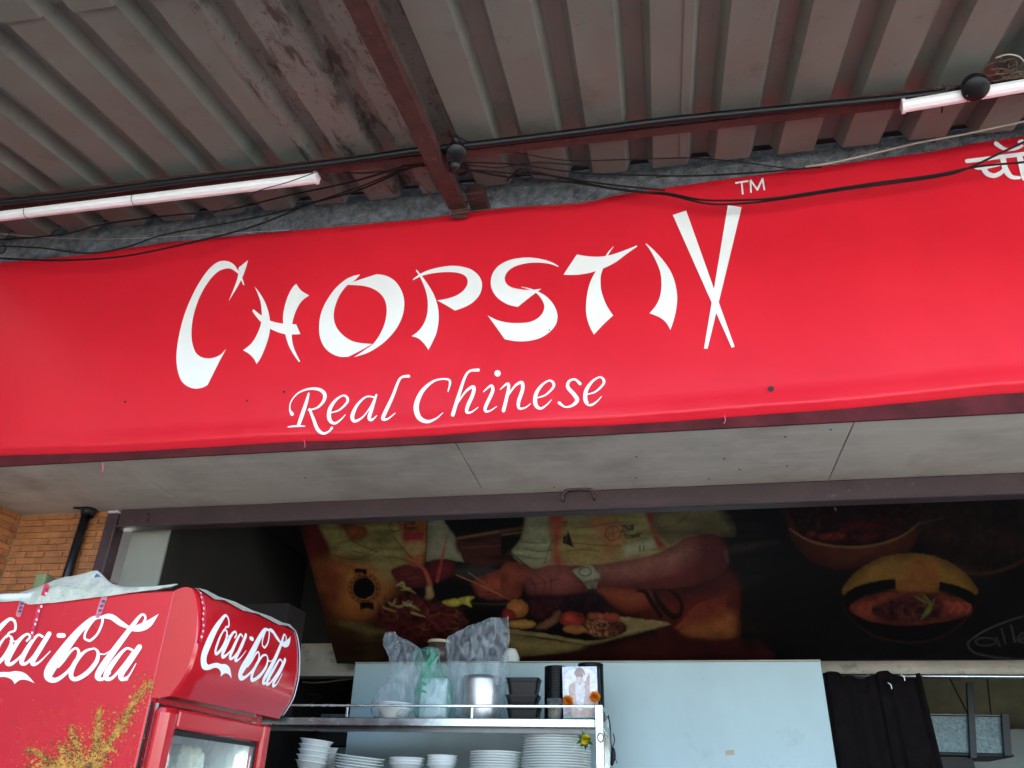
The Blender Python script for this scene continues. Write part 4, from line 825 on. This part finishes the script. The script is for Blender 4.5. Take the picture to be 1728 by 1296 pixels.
poly([(1080,210),(1110,130),(1300,-60),(1800,-60),(1800,330),(1620,440),(1450,467),(1300,432),(1150,335)], (22,12,9), 8, n={'m': .5, 'f': .4}); stk([(1180,360,8),(1300,432,12),(1450,464,14),(1620,432,12),(1780,350,10)], (58,32,12), 6, .8); stk([(1090,160,5),(1160,140,7),(1230,125,5)], (52,40,30), 3); ell(1220, 220, 80, 40, (34,14,10), soft=14, n={'f': .5}); ell(1580, 250, 120, 60, (26,13,10), soft=14, n={'f': .5})
poly([(618,600),(658,500),(760,410),(880,353),(1030,336),(1180,353),(1322,420),(1412,510),(1440,600),(1402,705),(1250,835),(1025,884),(800,832),(655,720)], (8,6,6), 3); stk([(620,640,6),(655,720,6),(800,834,5),(1025,884,4),(1250,836,5),(1402,706,6),(1436,620,6)], (46,20,12), 3)
poly([(622,590),(658,500),(760,410),(880,355),(1030,338),(1180,355),(1320,420),(1412,512),(1434,592),(1200,580),(950,560),(760,575)], (98,68,17), 3, 22, .55, {'m': .15}); poly([(1040,380),(1190,390),(1200,560),(960,570),(950,520),(1030,480)], (104,58,17), 14, n={'w': .2, 'm': .2}, a=.9)
poly([(628,640),(636,590),(720,535),(850,505),(946,493,1),(946,556,1),(780,582),(655,660)], (8,6,6), 2.5); poly([(1210,514,1),(1330,538),(1428,590),(1430,640),(1320,596),(1204,574,1)], (8,6,6), 2.5)
poly([(668,655),(760,602),(900,576),(1100,576),(1300,602),(1402,655),(1390,712),(1200,762),(1000,778),(800,754),(690,705)], (94,36,19), 4, 16, .6, {'m': .35, 'f': .2}); poly([(800,690),(900,620),(1030,590),(1190,600),(1240,690),(1150,750),(980,760),(850,740)], (40,13,14), 10, n={'f': .9, 'm': .5})
for _ in range(26): x, y = rs.uniform(820, 1220), rs.uniform(620, 740); ell(x, y, rs.uniform(12, 34), rs.uniform(8, 20), rs.choice([(60,20,22), (74,30,22), (30,10,12), (84,40,26)]), soft=4, edge=8, ed=.5)
for q in (((1120,600,10),(1155,650,16),(1110,720,10)), ((1180,620,8),(1150,690,14),(1100,740,6)), ((1060,600,8),(1130,640,12))): stk(q, (74,78,22), 3, .9)
for x in (1260, 1310, 1360): stk([(x, 640, 10), (x+40, 660, 12), (x+20, 700, 8)], (126,48,30), 4, .8)
stk([(1790,705,8),(1650,745,9),(1500,805,9),(1400,870,9),(1388,905,9),(1430,945,8),(1560,975,7),(1790,990,6)], (58,53,46), 2.5); stk(ring(1495,878,62,9,24), (50,46,40), 2.5); stk([(1560,850,9),(1580,905,9)], (50,46,40), 2.5); stk([(1590,800,9),(1615,890,9)], (54,50,44), 2.5); stk([(1650,780,9),(1672,880,9)], (58,54,48), 2.5); stk([(1690,870,8),(1740,845,8),(1715,825,8),(1690,870,8),(1740,885,8)], (58,54,48), 2.5)
stk([(-20,300,26),(100,285,22),(220,270,10)], (40,34,22), 12, .6)
CV *= np.clip(1+.25*N_TINY+.2*N_FINE, .4, 2)[..., None]
CV = CV*.88+CV.mean(2, keepdims=True)*.12
CV *= PRINT_GAIN
rows_, cols_ = PX_.shape
Dx = np.array(FW)[None, None]+(((PX_-864)/FPX)[..., None])*np.array(RT)+(((648-PY_)/FPX)[..., None])*np.array(UP)
tt = (MP+MN*.002-CAM).dot(MN)/(Dx@np.array(MN)); VV = np.array(CAM)+Dx*tt[..., None]
idx = np.arange(rows_*cols_).reshape(rows_, cols_); q4 = np.stack([idx[:-1, :-1], idx[:-1, 1:], idx[1:, 1:], idx[1:, :-1]], -1).reshape(-1, 4)
keep = (VV[..., 0].reshape(-1)[q4] > -1.835).all(1) & (VV[..., 2].reshape(-1)[q4] > MP.z+.002).all(1); q4 = q4[keep]
me = bpy.data.meshes.new('print'); nq = len(q4)
used = np.unique(q4); remap = np.full(rows_*cols_, -1); remap[used] = np.arange(len(used)); q4 = remap[q4]
vv = VV.reshape(-1, 3)[used]; base = Vector((float(vv[:, 0].mean()), float(vv[:, 1].mean()), float(vv[:, 2].min())))
me.vertices.add(len(used)); me.vertices.foreach_set('co', (vv-np.array(base)).astype(np.float32).ravel())
me.loops.add(nq*4); me.loops.foreach_set('vertex_index', q4.astype(np.int32).ravel()); me.polygons.add(nq); me.polygons.foreach_set('loop_start', np.arange(0, nq*4, 4, dtype=np.int32)); me.update(calc_edges=True)
ca = me.color_attributes.new('ink', 'FLOAT_COLOR', 'POINT'); ca.data.foreach_set('color', np.concatenate([CV.reshape(-1, 3)[used], np.ones((len(used), 1))], 1).astype(np.float32).ravel())
pmt = bpy.data.materials.new('mural_print'); pmt.use_nodes = True; pb = pmt.node_tree.nodes['Principled BSDF']; pb.inputs['Roughness'].default_value = .45; pb.inputs['Specular IOR Level'].default_value = .2
an = pmt.node_tree.nodes.new('ShaderNodeVertexColor'); an.layer_name = 'ink'; pmt.node_tree.links.new(an.outputs['Color'], pb.inputs['Base Color']); me.materials.append(pmt)
link(bpy.data.objects.new('print', me), base, mural)

# ================================================================== KITCHEN
pan = thing('partition_panel', 'large pale blue white laminate panel behind the steel shelf', 'panel', (-.44, 4.25, 0))
box('board', -1.622, .733, 4.2, 4.36, .2, 2.243, M_PANEL, pan, .003)
box('top_trim', -1.622, .733, 4.196, 4.364, 2.2435, 2.25, mat('trim_beige', (.36, .34, .27), .6), pan, .001)
lp = [PY(x, y, 4.1985) for x, y in ((1224, 1267), (1239, 1265), (1240, 1274), (1225, 1275))]
OB('paper_label', lp, [(0, 1, 2, 3)], mat('label_buff', (.40, .36, .27), .7), pan)
box('foot', -1.6, -1.5, 4.22, 4.34, .03, .2, M_STEELD, pan, 0); box('foot', .6, .7, 4.22, 4.34, .03, .2, M_STEELD, pan, 0)
# curtain and rod
rod = tube('curtain_rod', [(.76, 4.5, 2.222), (2.86, 4.5, 2.207)], .010, M_STEEL, None, 10, 1, label='steel curtain rod below the mural at the right', cat='rod')
V = []; F = []; NX, NZ = 64, 22
for j in range(NZ+1):
    t = j/NZ; z = 2.232-t*2.0
    for i in range(NX+1):
        s = i/NX; x = (.775-.012*t)+s*(.475+.03*math.sin(t*3)); fo = (.35+.65*min(1, t*2.5))
        y = 4.487+fo*(.012*math.sin(s*23+5*nz((s*3, t*1.2, 0)))+.007*math.sin(s*61+4*nz((s*6, t, 3))))+.03*nz((s*4, t*2, 2))
        V.append((x+.006*math.sin(s*50), y, z-(.012*abs(math.sin(s*9.5)) if j == 0 else 0)-(.03*nz((s*4, 0, 9)))*(j < 2)))
for j in range(NZ):
    for i in range(NX): F.append((j*(NX+1)+i, j*(NX+1)+i+1, (j+1)*(NX+1)+i+1, (j+1)*(NX+1)+i))
cur = thing('curtain', 'black cloth curtain hanging beside the pale panel', 'curtain', (1.0, 4.49, .23))
o = OB('cloth', V, F, M_CLOTH, cur, True); o.modifiers.new('thickness', 'SOLIDIFY').thickness = .002
for px, py in ((1522, 1139), (1500, 1153)):
    p = PY(px, py, 4.45); tube('hook', [p+Vector((-.006, 0, .004)), p, p+Vector((.008, 0, -.008)), p+Vector((.008, 0, -.03))], .003, M_STEEL, cur, 6, 3)
# extractor duct at the right
M_FLG = mat('flange_dark', (.035, .04, .045), .5, .3)
hd_ = thing('extractor_duct', 'blotchy galvanised metal duct hanging in the kitchen at right', 'duct', (1.65, 5.4, 1.9))
def HX(x, y, z): return Vector((x+(z-2.0)*.18, y, z-.01*(x-1.6)))
box('duct_body', 1.30, 1.86, 5.3, 5.7, 1.928, 2.12, M_GALV, hd_, .002, HX); box('lower_edge', 1.29, 1.885, 5.29, 5.71, 1.912, 1.9265, M_GASK, hd_, .002, HX); box('upper_edge', 1.29, 1.87, 5.29, 5.71, 2.1215, 2.13, M_STEELD, hd_, .002, HX)
box('flange', 1.655, 1.690, 5.27, 5.29, 1.90, 2.30, M_FLG, hd_, .002, HX); box('flange', 1.83, 1.868, 5.27, 5.288, 1.915, 2.135, M_FLG, hd_, .002, HX)
box('lower_duct', 1.30, 1.66, 5.3, 5.7, 1.60, 1.9105, M_BLACKP, hd_, .004)
tube('hanger', [(1.72, 5.4, 2.13), (1.60, 5.5, 2.69)], .004, M_GASK, hd_, 6, 1); tube('hanger', [(1.84, 5.4, 2.13), (1.95, 5.5, 2.69)], .004, M_GASK, hd_, 6, 1)
box('kitchen_counter_wall', 1.2, 2.88, 6.0, 6.05, .03, 2.12, mat('tiles_pale', (.28, .34, .33), .4, var=.06), None, .003, label='pale tiled wall under the extractor duct at far right', cat='wall')
# ducts and cables at the left, behind the shelf
ld = thing('kitchen_duct', 'bluish galvanised duct in the dark left of the pale panel', 'duct', (-1.95, 5.2, 1.7))
box('duct_body', -2.16, -1.75, 5.1, 5.5, 1.98, 2.09, M_GALV, ld, .003); box('duct_body', -2.16, -1.75, 5.1, 5.5, 1.78, 1.90, M_GALV, ld, .003); box('joint', -2.165, -1.70, 5.08, 5.52, 1.905, 1.975, M_GASK, ld, .003)
tube('cable', [PY(x, y, 4.8) for x, y in ((470, 1146), (530, 1152), (575, 1148), (610, 1143))], .004, M_STRING, None, 6, 4, label='pale cable sagging under the lintel left of the panel', cat='cable')
tube('cable', [PY(x, y, 4.85) for x, y in ((480, 1170), (515, 1168), (545, 1177), (520, 1179), (480, 1172))], .006, M_CABLE, None, 6, 4, label='loop of black cable above the left duct', cat='cable')
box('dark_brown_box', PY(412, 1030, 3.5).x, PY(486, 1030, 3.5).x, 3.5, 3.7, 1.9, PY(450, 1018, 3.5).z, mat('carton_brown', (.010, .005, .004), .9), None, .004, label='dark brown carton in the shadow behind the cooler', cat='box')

# ================================================================== SHELF RACK
YS, XR, XL, ZS = 3.6, -.272, -2.02, 1.912
rk = thing('steel_rack', 'stainless steel rack with guard rail holding crockery', 'shelf', (-1.15, 3.8, 0))
box('shelf_board', XL, XR-.034, YS+.003, YS+.38, ZS-.012, ZS, M_STEEL, rk, 0)
box('front_fascia', XL, XR-.0345, YS-.012, YS+.002, ZS-.030, ZS+.004, M_STEEL, rk, .003); box('under_lip', XL, XR-.0345, YS+.02, YS+.03, ZS-.05, ZS-.0125, M_STEELD, rk, 0)
box('post', XR-.033, XR, YS-.013, YS+.02, .03, 1.972, M_STEEL, rk, .002); box('post', XR-.033, XR, YS+.36, YS+.385, .03, 1.97, M_STEEL, rk, .002); box('post', XL-.035, XL-.001, YS-.013, YS+.02, .03, 1.972, M_STEEL, rk, .002); box('post', XL-.035, XL-.001, YS+.36, YS+.385, .03, 1.97, M_STEEL, rk, .002)
box('guard_rail', XL, XR-.0335, YS-.008, YS+.004, 1.960, 1.971, M_STEEL, rk, .002); box('side_rail', XR-.012, XR-.002, YS+.021, YS+.359, 1.958, 1.971, M_STEEL, rk, .002); box('side_rail', XR-.014, XR-.001, YS+.021, YS+.359, 1.885, 1.915, M_STEEL, rk, .002)
for px in (586, 797): x = PY(px, 1200, YS).x; box('rail_stud', x-.005, x+.005, YS-.006, YS+.002, ZS+.005, 1.9595, M_STEEL, rk, .001)
box('lower_shelf', XL, XR-.034, YS+.003, YS+.38, 1.68, 1.695, M_STEEL, rk, 0); box('lower_fascia', XL, XR-.0345, YS-.012, YS+.002, 1.665, 1.697, M_STEEL, rk, .003)
tube('hook_ring', [Vector((XR-.012+.012*math.cos(a), YS-.022, 1.845+.017*math.sin(a))) for a in [i*math.pi/8 for i in range(17)]], .0022, M_STEELD, rk, 6, 1)
# plug on a cord at the rack's post
pl = thing('power_plug', 'black plug dangling on a thin cord beside the rack post', 'plug', (XR+.03, YS+.1, 1.72))
tube('cord', [PY(x, y, 3.72) for x, y in ((1026, 1206), (1030, 1228), (1031, 1252), (1033, 1262), (1037, 1250), (1035, 1238))], .0025, M_CABLE, pl, 6, 4)
tube('plug_body', [PY(x, y, 3.72) for x, y in ((1034, 1262), (1035, 1276), (1032, 1292))], [.007, .011, .006], M_BLACKP, pl, 8, 3)
tube('cord_end', [PY(x, y, 3.72) for x, y in ((1035, 1272), (1039, 1282), (1041, 1288))], .0018, M_CABLE, pl, 6, 3)

def yat(px, py, Y): return PY(px, py, Y)
# ---- plates and bowls below
def lathe_me(name, prof, m, n=30):
    V, F = lathe(prof, (0, 0, 0), n); me = bpy.data.meshes.new(name); me.from_pydata(V, [], F); me.materials.append(m)
    for p in me.polygons: p.use_smooth = True
    return me
def plate_me(name, r): return lathe_me(name, [(0, .002), (r*.55, .002), (r*.62, 0), (r*.64, .004), (r*.9, .012), (r, .015), (r+.001, .0175), (r-.004, .018), (r*.88, .0155), (r*.62, .007), (0, .006)], M_PORC)
def bowl_me(name, r, h): return lathe_me(name, [(0, .004), (r*.5, .004), (r*.52, 0), (r*.58, .002), (r*.72, h*.3), (r*.92, h*.85), (r*.97, h*.9), (r, h*.93), (r+.001, h), (r-.004, h), (r*.88, h*.8), (r*.68, h*.3), (r*.5, .01), (0, .01)], M_PORC)
def stack(me, name, c, zt, z0, dz, tilt, label, cat, group):
    n = int((zt-z0)/dz)
    ax = Vector((math.sin(tilt[0]), math.sin(tilt[1]), 1)).normalized(); q = ax.to_track_quat('Z', 'Y')
    for i in range(n):
        o = bpy.data.objects.new(name, me); p = Vector((c[0], c[1], z0))+ax*(dz*i)+Vector((random.uniform(-.002, .002), random.uniform(-.002, .002), 0))
        link(o, p, None); o.rotation_mode = 'QUATERNION'; o.rotation_quaternion = q; prop(o, (label % ((lambda k: 'topmost' if k == 0 else ('lowest' if i == 0 else TEN[min(k, 19)]+' from top'))(n-1-i))), cat, group)
Z0 = 1.696
TEN = ['topmost', 'second', 'third', 'fourth', 'fifth', 'sixth', 'seventh', 'eighth', 'ninth', 'tenth', 'eleventh', 'twelfth', 'thirteenth', 'fourteenth', 'fifteenth', 'sixteenth', 'seventeenth', 'eighteenth', 'nineteenth', 'twentieth', 'lowest']
def top(px, py, Y): p = PY(px, py, Y); return p
def mkstack(pxl, pxr, pyt, Y, kind, dz, label, group, tilt=(0, 0)):
    a, b = PY(pxl, pyt, Y), PY(pxr, pyt, Y); r = (b.x-a.x)/2; c = ((a.x+b.x)/2, Y); zt = (a.z+b.z)/2
    me = plate_me('plate', r) if kind == 'plate' else bowl_me('bowl', r, .05)
    L = zt-Z0; cx = c[0]-math.sin(tilt[0])*L; cy = c[1]-math.sin(tilt[1])*L
    stack(me, kind, (cx, cy), zt-(.018 if kind == 'plate' else .05)+dz, Z0, dz, tilt, label, kind, group)
mkstack(882, 996, 1241, 3.79, 'plate', .0105, 'large white plate, %s, in the tallest stack by the yellow flower', 'plates in the tallest stack')
mkstack(794, 879, 1268, 3.78, 'plate', .0105, 'white plate, %s, in the stack just left of the tallest stack', 'plates in the second stack from the post')
mkstack(722, 771, 1274, 3.80, 'bowl', .012, 'small white bowl, %s, in the stack below the tall clear bag', 'bowls below the large bag')
mkstack(658, 716, 1277, 3.80, 'bowl', .012, 'small white bowl, %s, in the stack below the green bag', 'bowls below the green bag')
mkstack(568, 648, 1276, 3.76, 'plate', .0115, 'white plate, %s, in the tilted stack right of the leaning bowls', 'plates in the tilted stack', (.10, -.03))
mkstack(509, 562, 1247, 3.72, 'bowl', .022, 'white bowl, %s, in the front leaning stack next to the cooler', 'bowls in the front leaning stack', (.10, 0))
mkstack(548, 571, 1257, 3.85, 'bowl', .022, 'small white bowl, %s, in the narrow stack behind the leaning bowls', 'bowls in the narrow rear stack', (.06, 0))

# ---- bags on the shelf
def bag(name, rows, Y, m, label, dep=.5, amp=.014, ox=600, oy=1030, s=6.646, cat='plastic bag', seed=0):
    Cc = cr(rows, 8); V = []; F = []; n = 72
    def ridge(p): return 1-2*abs(nz(p))
    for j, (y, xl, xr) in enumerate(Cc):
        a, b = PY(ox+xl/s, oy+y/s, Y), PY(ox+xr/s, oy+y/s, Y); c = (a+b)/2; r = (b.x-a.x)/2; tj = j/(len(Cc)-1)
        fl = dep*(1-.85*tj**1.5); g = min(1, j/5)*(.5+.9*tj)
        for k in range(n):
            q = 2*math.pi*k/n; o = Vector((math.cos(q), math.sin(q), 0)); p = Vector((c.x+r*o.x, c.y+max(.006, r*fl)*o.y, c.z))
            w_ = Vector((p.x*17+seed, p.y*17, p.z*5)); e = .7*ridge(w_)+.3*ridge(w_*2.1+Vector((7, 1, 3)))+.08*ridge(w_*4.7+Vector((2, 9, 4)))
            V.append(p+o*(e*amp*1.3*g)+Vector((0, 0, nz(w_*1.5)*amp*.6*g)))
    for j in range(len(Cc)-1):
        for k in range(n): F.append((j*n+k, j*n+(k+1) % n, (j+1)*n+(k+1) % n, (j+1)*n+k))
    F.append(tuple(range(n))[::-1])
    return OB(name, V, F, m, None, True, label=label, cat=cat)
bag('plastic_bag', [(1205,200,640),(1100,190,655),(1000,225,650),(900,280,640),(800,370,690),(700,425,720),(600,420,720),(480,370,700),(380,340,640),(300,322,480),(230,370,420)], 3.72, M_BAG, 'clear plastic bag with crockery, twisted top leaning left', seed=1)
gbag = bag('plastic_bag', [(1205,668,1050),(1050,675,1060),(900,690,1060),(770,730,1045),(700,740,1000),(600,700,960),(500,690,930),(420,735,860)], 3.73, M_BAGG, 'green and white plastic bag round a lunch box', seed=4)
bag('plastic_bag', [(1205,1130,1620),(1050,1125,1655),(900,1100,1660),(800,1090,1670),(700,1080,1685),(600,1062,1690),(480,1058,1692),(350,1052,1696),(260,1130,1696),(170,1330,1692),(85,1610,1690)], 3.75, M_BAG, 'tall clear plastic bag standing round a steel pot', seed=8)
def zb6(x, y, Y): return PY(600+x/6.646, 1030+y/6.646, Y)
# contents
me = bowl_me('bowl', (zb6(630, 1000, 3.73)-zb6(240, 1000, 3.73)).x/2, .055)
c = zb6(435, 1100, 3.73)
stack(me, 'bowl', (c.x, 3.73), ZS+.06, ZS+.001, .022, (.02, 0), 'white bowl, %s, inside the clear bag with the twisted top', 'bowl', 'bowls in the first bag')
a, b = zb6(700, 1200, 3.74), zb6(1050, 760, 3.74)
bm = boxbm(a.x+.006, b.x, 3.715, 3.765, ZS+.001, b.z, .014); lbox = BM('lunch_box', bm, mat('lunchbox', (.62, .72, .76), .35, var=.08, scale=20), None, True, label='white rounded lunch box inside the green bag', cat='lunch box')
def onbox(x, y, i=0): return zb6(x, y, 3.7135)
for q in ([(712,790,1),(795,815,1),(795,850,1),(706,822,1)], [(700,870,1),(795,905,1),(795,935,1),(696,900,1)]): fill('green_stripe', [outline(q)], onbox, M_GREEN, lbox)
strokes('green_stripe', [[(880,480,30),(850,540,52),(800,630,60),(745,735,34)]], lambda x, y, i: zb6(x, y, 3.722), M_GREEN, gbag, 6)
strokes('green_stripe', [[(920,520,18),(880,600,26),(850,690,22),(800,745,14)]], lambda x, y, i: zb6(x, y, 3.719), mat('bag_green_pale', (.16, .48, .38), .4), gbag, 6)
a, b = zb6(1185, 1190, 3.76), zb6(1640, 750, 3.76); rr_ = (b.x-a.x)/2; h = b.z-ZS
OB('steel_pot', *lathe([(0, 0), (rr_*.75, 0), (rr_*.9, .012), (rr_*.97, h*.3), (rr_, h*.62), (rr_*.985, h*.9), (rr_*.93, h), (0, h)], ((a.x+b.x)/2, 3.76, ZS+.001), 36), mat('pot_steel', (.62, .64, .66), .38, .85, var=.08, scale=30), None, True, label='shiny steel pot inside the tall clear bag', cat='pot')
# can and bowls on top of the panel
c = PY(740, 1100, 4.28); r = (PY(757, 1100, 4.28).x-PY(722, 1100, 4.28).x)/2; zt = PY(740, 1081, 4.28).z
cn = thing('can', 'brown can with cream lid standing on the panel behind the bags', 'can', (c.x, 4.28, 2.251))
OB('can_body', *lathe([(0, 0), (r, 0), (r, zt-2.251-.012), (0, zt-2.251-.012)], (c.x, 4.28, 2.251), 28), M_CAN, cn, True); OB('lid', *lathe([(r*1.02, zt-2.251-.016), (r*1.06, zt-2.251-.012), (r*1.06, zt-2.251-.002), (r*.98, zt-2.251), (0, zt-2.251)], (c.x, 4.28, 2.251), 28), M_CREAM, cn, True)
c = PY(862, 1105, 4.28); zt = PY(862, 1096, 4.28).z
me = lathe_me('bowl', [(r_q, z_q) for r_q, z_q in ((0, .05), (.022, .05), (.024, .052), (.03, .045), (.045, .01), (.047, 0), (.043, 0), (.026, .04), (0, .045))], M_PORC)
for i in range(3):
    o = bpy.data.objects.new('bowl', me); link(o, (c.x, 4.28, 2.2515+.012*i), None); prop(o, ('lowest', 'middle', 'topmost')[i]+' upturned white bowl on the panel behind the tall bag', 'bowl', 'upturned bowls on the panel')
# black boxes
xa, xb = PY(853, 1180, 3.70).x, PY(902, 1180, 3.70).x
zs_ = [ZS+.001, ZS+.066, ZS+.112, PY(870, 1144, 3.70).z]
for i in range(3):
    z0, z1 = zs_[i], zs_[i+1]-.001; V = []; n_ = 24; prof_ = [(.84, 0), (.97, .75), (1.0, .78), (1.0, .9), (1.03, .9), (1.03, 1), (0.9, 1.0)]
    cx = (xa+xb)/2+.012+(.003, -.002, 0)[i]; hx = (xb-xa)/2+.008; hy = .055
    for f_, t in prof_:
        for k in range(n_):
            q = 2*math.pi*k/n_; cq, sq = math.cos(q), math.sin(q); pw = .28
            V.append((cx+hx*f_*math.copysign(abs(cq)**pw, cq), 3.73+hy*f_*math.copysign(abs(sq)**pw, sq), z0+(z1-z0)*t))
    F = [(j*n_+k, j*n_+(k+1) % n_, (j+1)*n_+(k+1) % n_, (j+1)*n_+k) for j in range(len(prof_)-1) for k in range(n_)]+[tuple(range(n_))[::-1], tuple(range((len(prof_)-1)*n_, len(prof_)*n_))]
    OB('takeaway_box', V, F, M_BLACKP, None, label=('bottom black takeaway box of the stack of three', 'middle black takeaway box of the stack of three', 'top black takeaway box of the stack of three')[i], cat='box', group='black takeaway boxes')
# stacks of black lids
def lids(px0, px1, py, Y, label):
    a, b = PY(px0, py, Y), PY(px1, py, Y); r = (b.x-a.x)/2; n_ = int((a.z-ZS)/.0078); prof_ = []
    for i in range(n_): z = .0078*i; prof_ += [(r*.95, z), (r, z+.002), (r, z+.006), (r*.95, z+.0072)]
    prof_ += [(r*.93, prof_[-1][1]+.002), (0, prof_[-1][1]+.002)]
    OB('lid_stack', *lathe(prof_, ((a.x+b.x)/2, Y, ZS+.001), 28), M_BLACKP, None, label=label, cat='lids', kind='stuff')
lids(919, 958, 1125, 3.74, 'tall stack of round black lids left of the framed picture')
lids(975, 1018, 1120, 3.86, 'stack of round black lids standing behind the framed picture')
# small glass with rice
a, b = PY(923, 1200, 3.66), PY(949, 1200, 3.66); r = (b.x-a.x)/2; c = ((a.x+b.x)/2, 3.66, ZS+.001)
gl = thing('glass', 'small tumbler of grains in front of the black lids', 'glass', c)
OB('tumbler', *lathe([(0, 0), (r*.85, 0), (r, .09), (r*.96, .09), (r*.82, .004), (0, .004)], c, 24), M_GLASS, gl, True); OB('grains', *lathe([(0, .006), (r*.8, .006), (r*.92, .062), (r*.6, .068), (0, .066)], c, 24), M_RICE, gl, True)
# framed picture
pc = [PY(948, 1128, 3.68), PY(1012, 1127, 3.68), PY(1015, 1212, 3.655), PY(950, 1212, 3.655)]
pic = thing('framed_picture', 'small framed devotional picture with marigolds, leaning on black lids', 'picture', (pc[3]+pc[2])/2)
nrm = (pc[1]-pc[0]).cross(pc[3]-pc[0]).normalized(); nrm = nrm if nrm.y < 0 else -nrm
V = pc+[p-nrm*.012 for p in pc]
OB('frame', V, [(0, 1, 2, 3), (7, 6, 5, 4), (0, 4, 5, 1), (1, 5, 6, 2), (2, 6, 7, 3), (3, 7, 4, 0)], M_BLACKP, pic)
LP = [.001]
def onpic(x, y, i=0):
    px, py = 840+x/6.614, 1100+y/6.614; return PP(px, py, pc[0]+nrm*(LP[0]+.0002*i), nrm)
def pa(name, polys, c, n=5):
    LP[0] += .0005; fill('print_'+name, [outline(p, n) if len(p) < 20 else p for p in polys], onpic, mat('pic_'+name, c, .25, var=.15, scale=60), pic)
pa('sky', [[(718,166,1),(1105,162,1),(1122,742,1),(735,742,1)]], (.60, .68, .78))
pa('cloud', [[(760,240),(860,190),(1000,180),(1095,260),(1100,420),(980,520),(860,540),(750,420)]], (.80, .80, .84))
pa('ground', [[(740,590,1),(900,560),(1118,580,1),(1120,740,1),(737,740,1)]], (.50, .36, .44)); pa('bush', [[(760,690),(860,660),(1000,680),(1110,720),(1110,738),(760,738)]], (.25, .32, .28))
pa('robe', [[(800,480),(815,380),(860,330),(980,330),(1020,400),(1040,500),(1060,640),(1040,720),(840,720),(820,620)]], (.62, .50, .44)); pa('tunic', [[(875,350),(970,350),(965,520),(950,640),(900,640),(875,520)]], (.74, .72, .72))
pa('head', [circle(912, 262, 40, 50, 24)], (.42, .30, .24)); pa('hair', [[(858,235),(880,185),(930,178),(965,215),(968,260),(940,225),(890,225),(870,260)]], (.36, .28, .24)); pa('beard', [[(880,285),(945,285),(935,350),(912,375),(888,345)]], (.62, .56, .52)); pa('sleeve', [[(800,380),(840,350),(860,400),(840,480),(800,470)], [(970,380),(1010,250),(1025,260),(1020,420),(985,440)]], (.55, .42, .38))
box('kickstand', pc[3].x+.02, pc[3].x+.06, 3.68, 3.69, ZS+.001, ZS+.12, M_BLACKP, pic, 0)
# marigolds
def flower(c, r, m, label, n=90, name='marigold', leaf=0):
    V = []; F = []
    t = thing(name, label, 'flower', c-Vector((0, 0, r)))
    for i in range(2*n):
        z = 1-2*((i % n)+.5)/n; q = (i % n)*2.39996+(.7 if i >= n else 0); d = Vector((math.sqrt(1-z*z)*math.cos(q), math.sqrt(1-z*z)*math.sin(q), z))
        s_ = d.cross(Vector((.3, .5, .8))).normalized(); u_ = d.cross(s_); rr2 = r*random.uniform(.85, 1.08)*(.8 if i >= n else 1); w2 = r*.34; b = len(V)
        V += [c+d*rr2*.4, c+d*rr2*.85+s_*w2, c+d*rr2+u_*w2*.4, c+d*rr2*.85-s_*w2]; F.append((b, b+1, b+2, b+3))
    OB('petals', V, F, m, t)
    if leaf:
        for k in range(leaf):
            a_ = k*1.1+2.0; d = Vector((math.cos(a_)*.9-.5, -.25, math.sin(a_)*.9-.35)).normalized(); s_ = d.cross(Vector((0, 1, 0))).normalized()
            L_ = r*random.uniform(1.4, 2.1); pts = [c+d*r*.4, c+d*L_*.5+s_*r*.3+Vector((0, -.004, 0)), c+d*L_, c+d*L_*.5-s_*r*.3+Vector((0, .004, 0))]
            OB('leaf', pts, [(0, 1, 2), (0, 2, 3)], M_LEAF, t)
    return t
flower(PY(958, 1183, 3.635), .024, M_ORG, 'orange marigold at the left bottom corner of the framed picture')
flower(PY(1004, 1176, 3.635), .024, M_ORG, 'orange marigold at the right edge of the framed picture')
flower(PY(988, 1248, 3.57), .022, M_YEL, 'yellow flower with green leaves hanging under the shelf edge', 110, 'yellow_flower', 11)
tube('string', [PY(985, 1228, 3.58), PY(986, 1240, 3.572)], .001, M_STRING, None, 5, 1, label='short string holding the yellow flower on the shelf edge', cat='string')
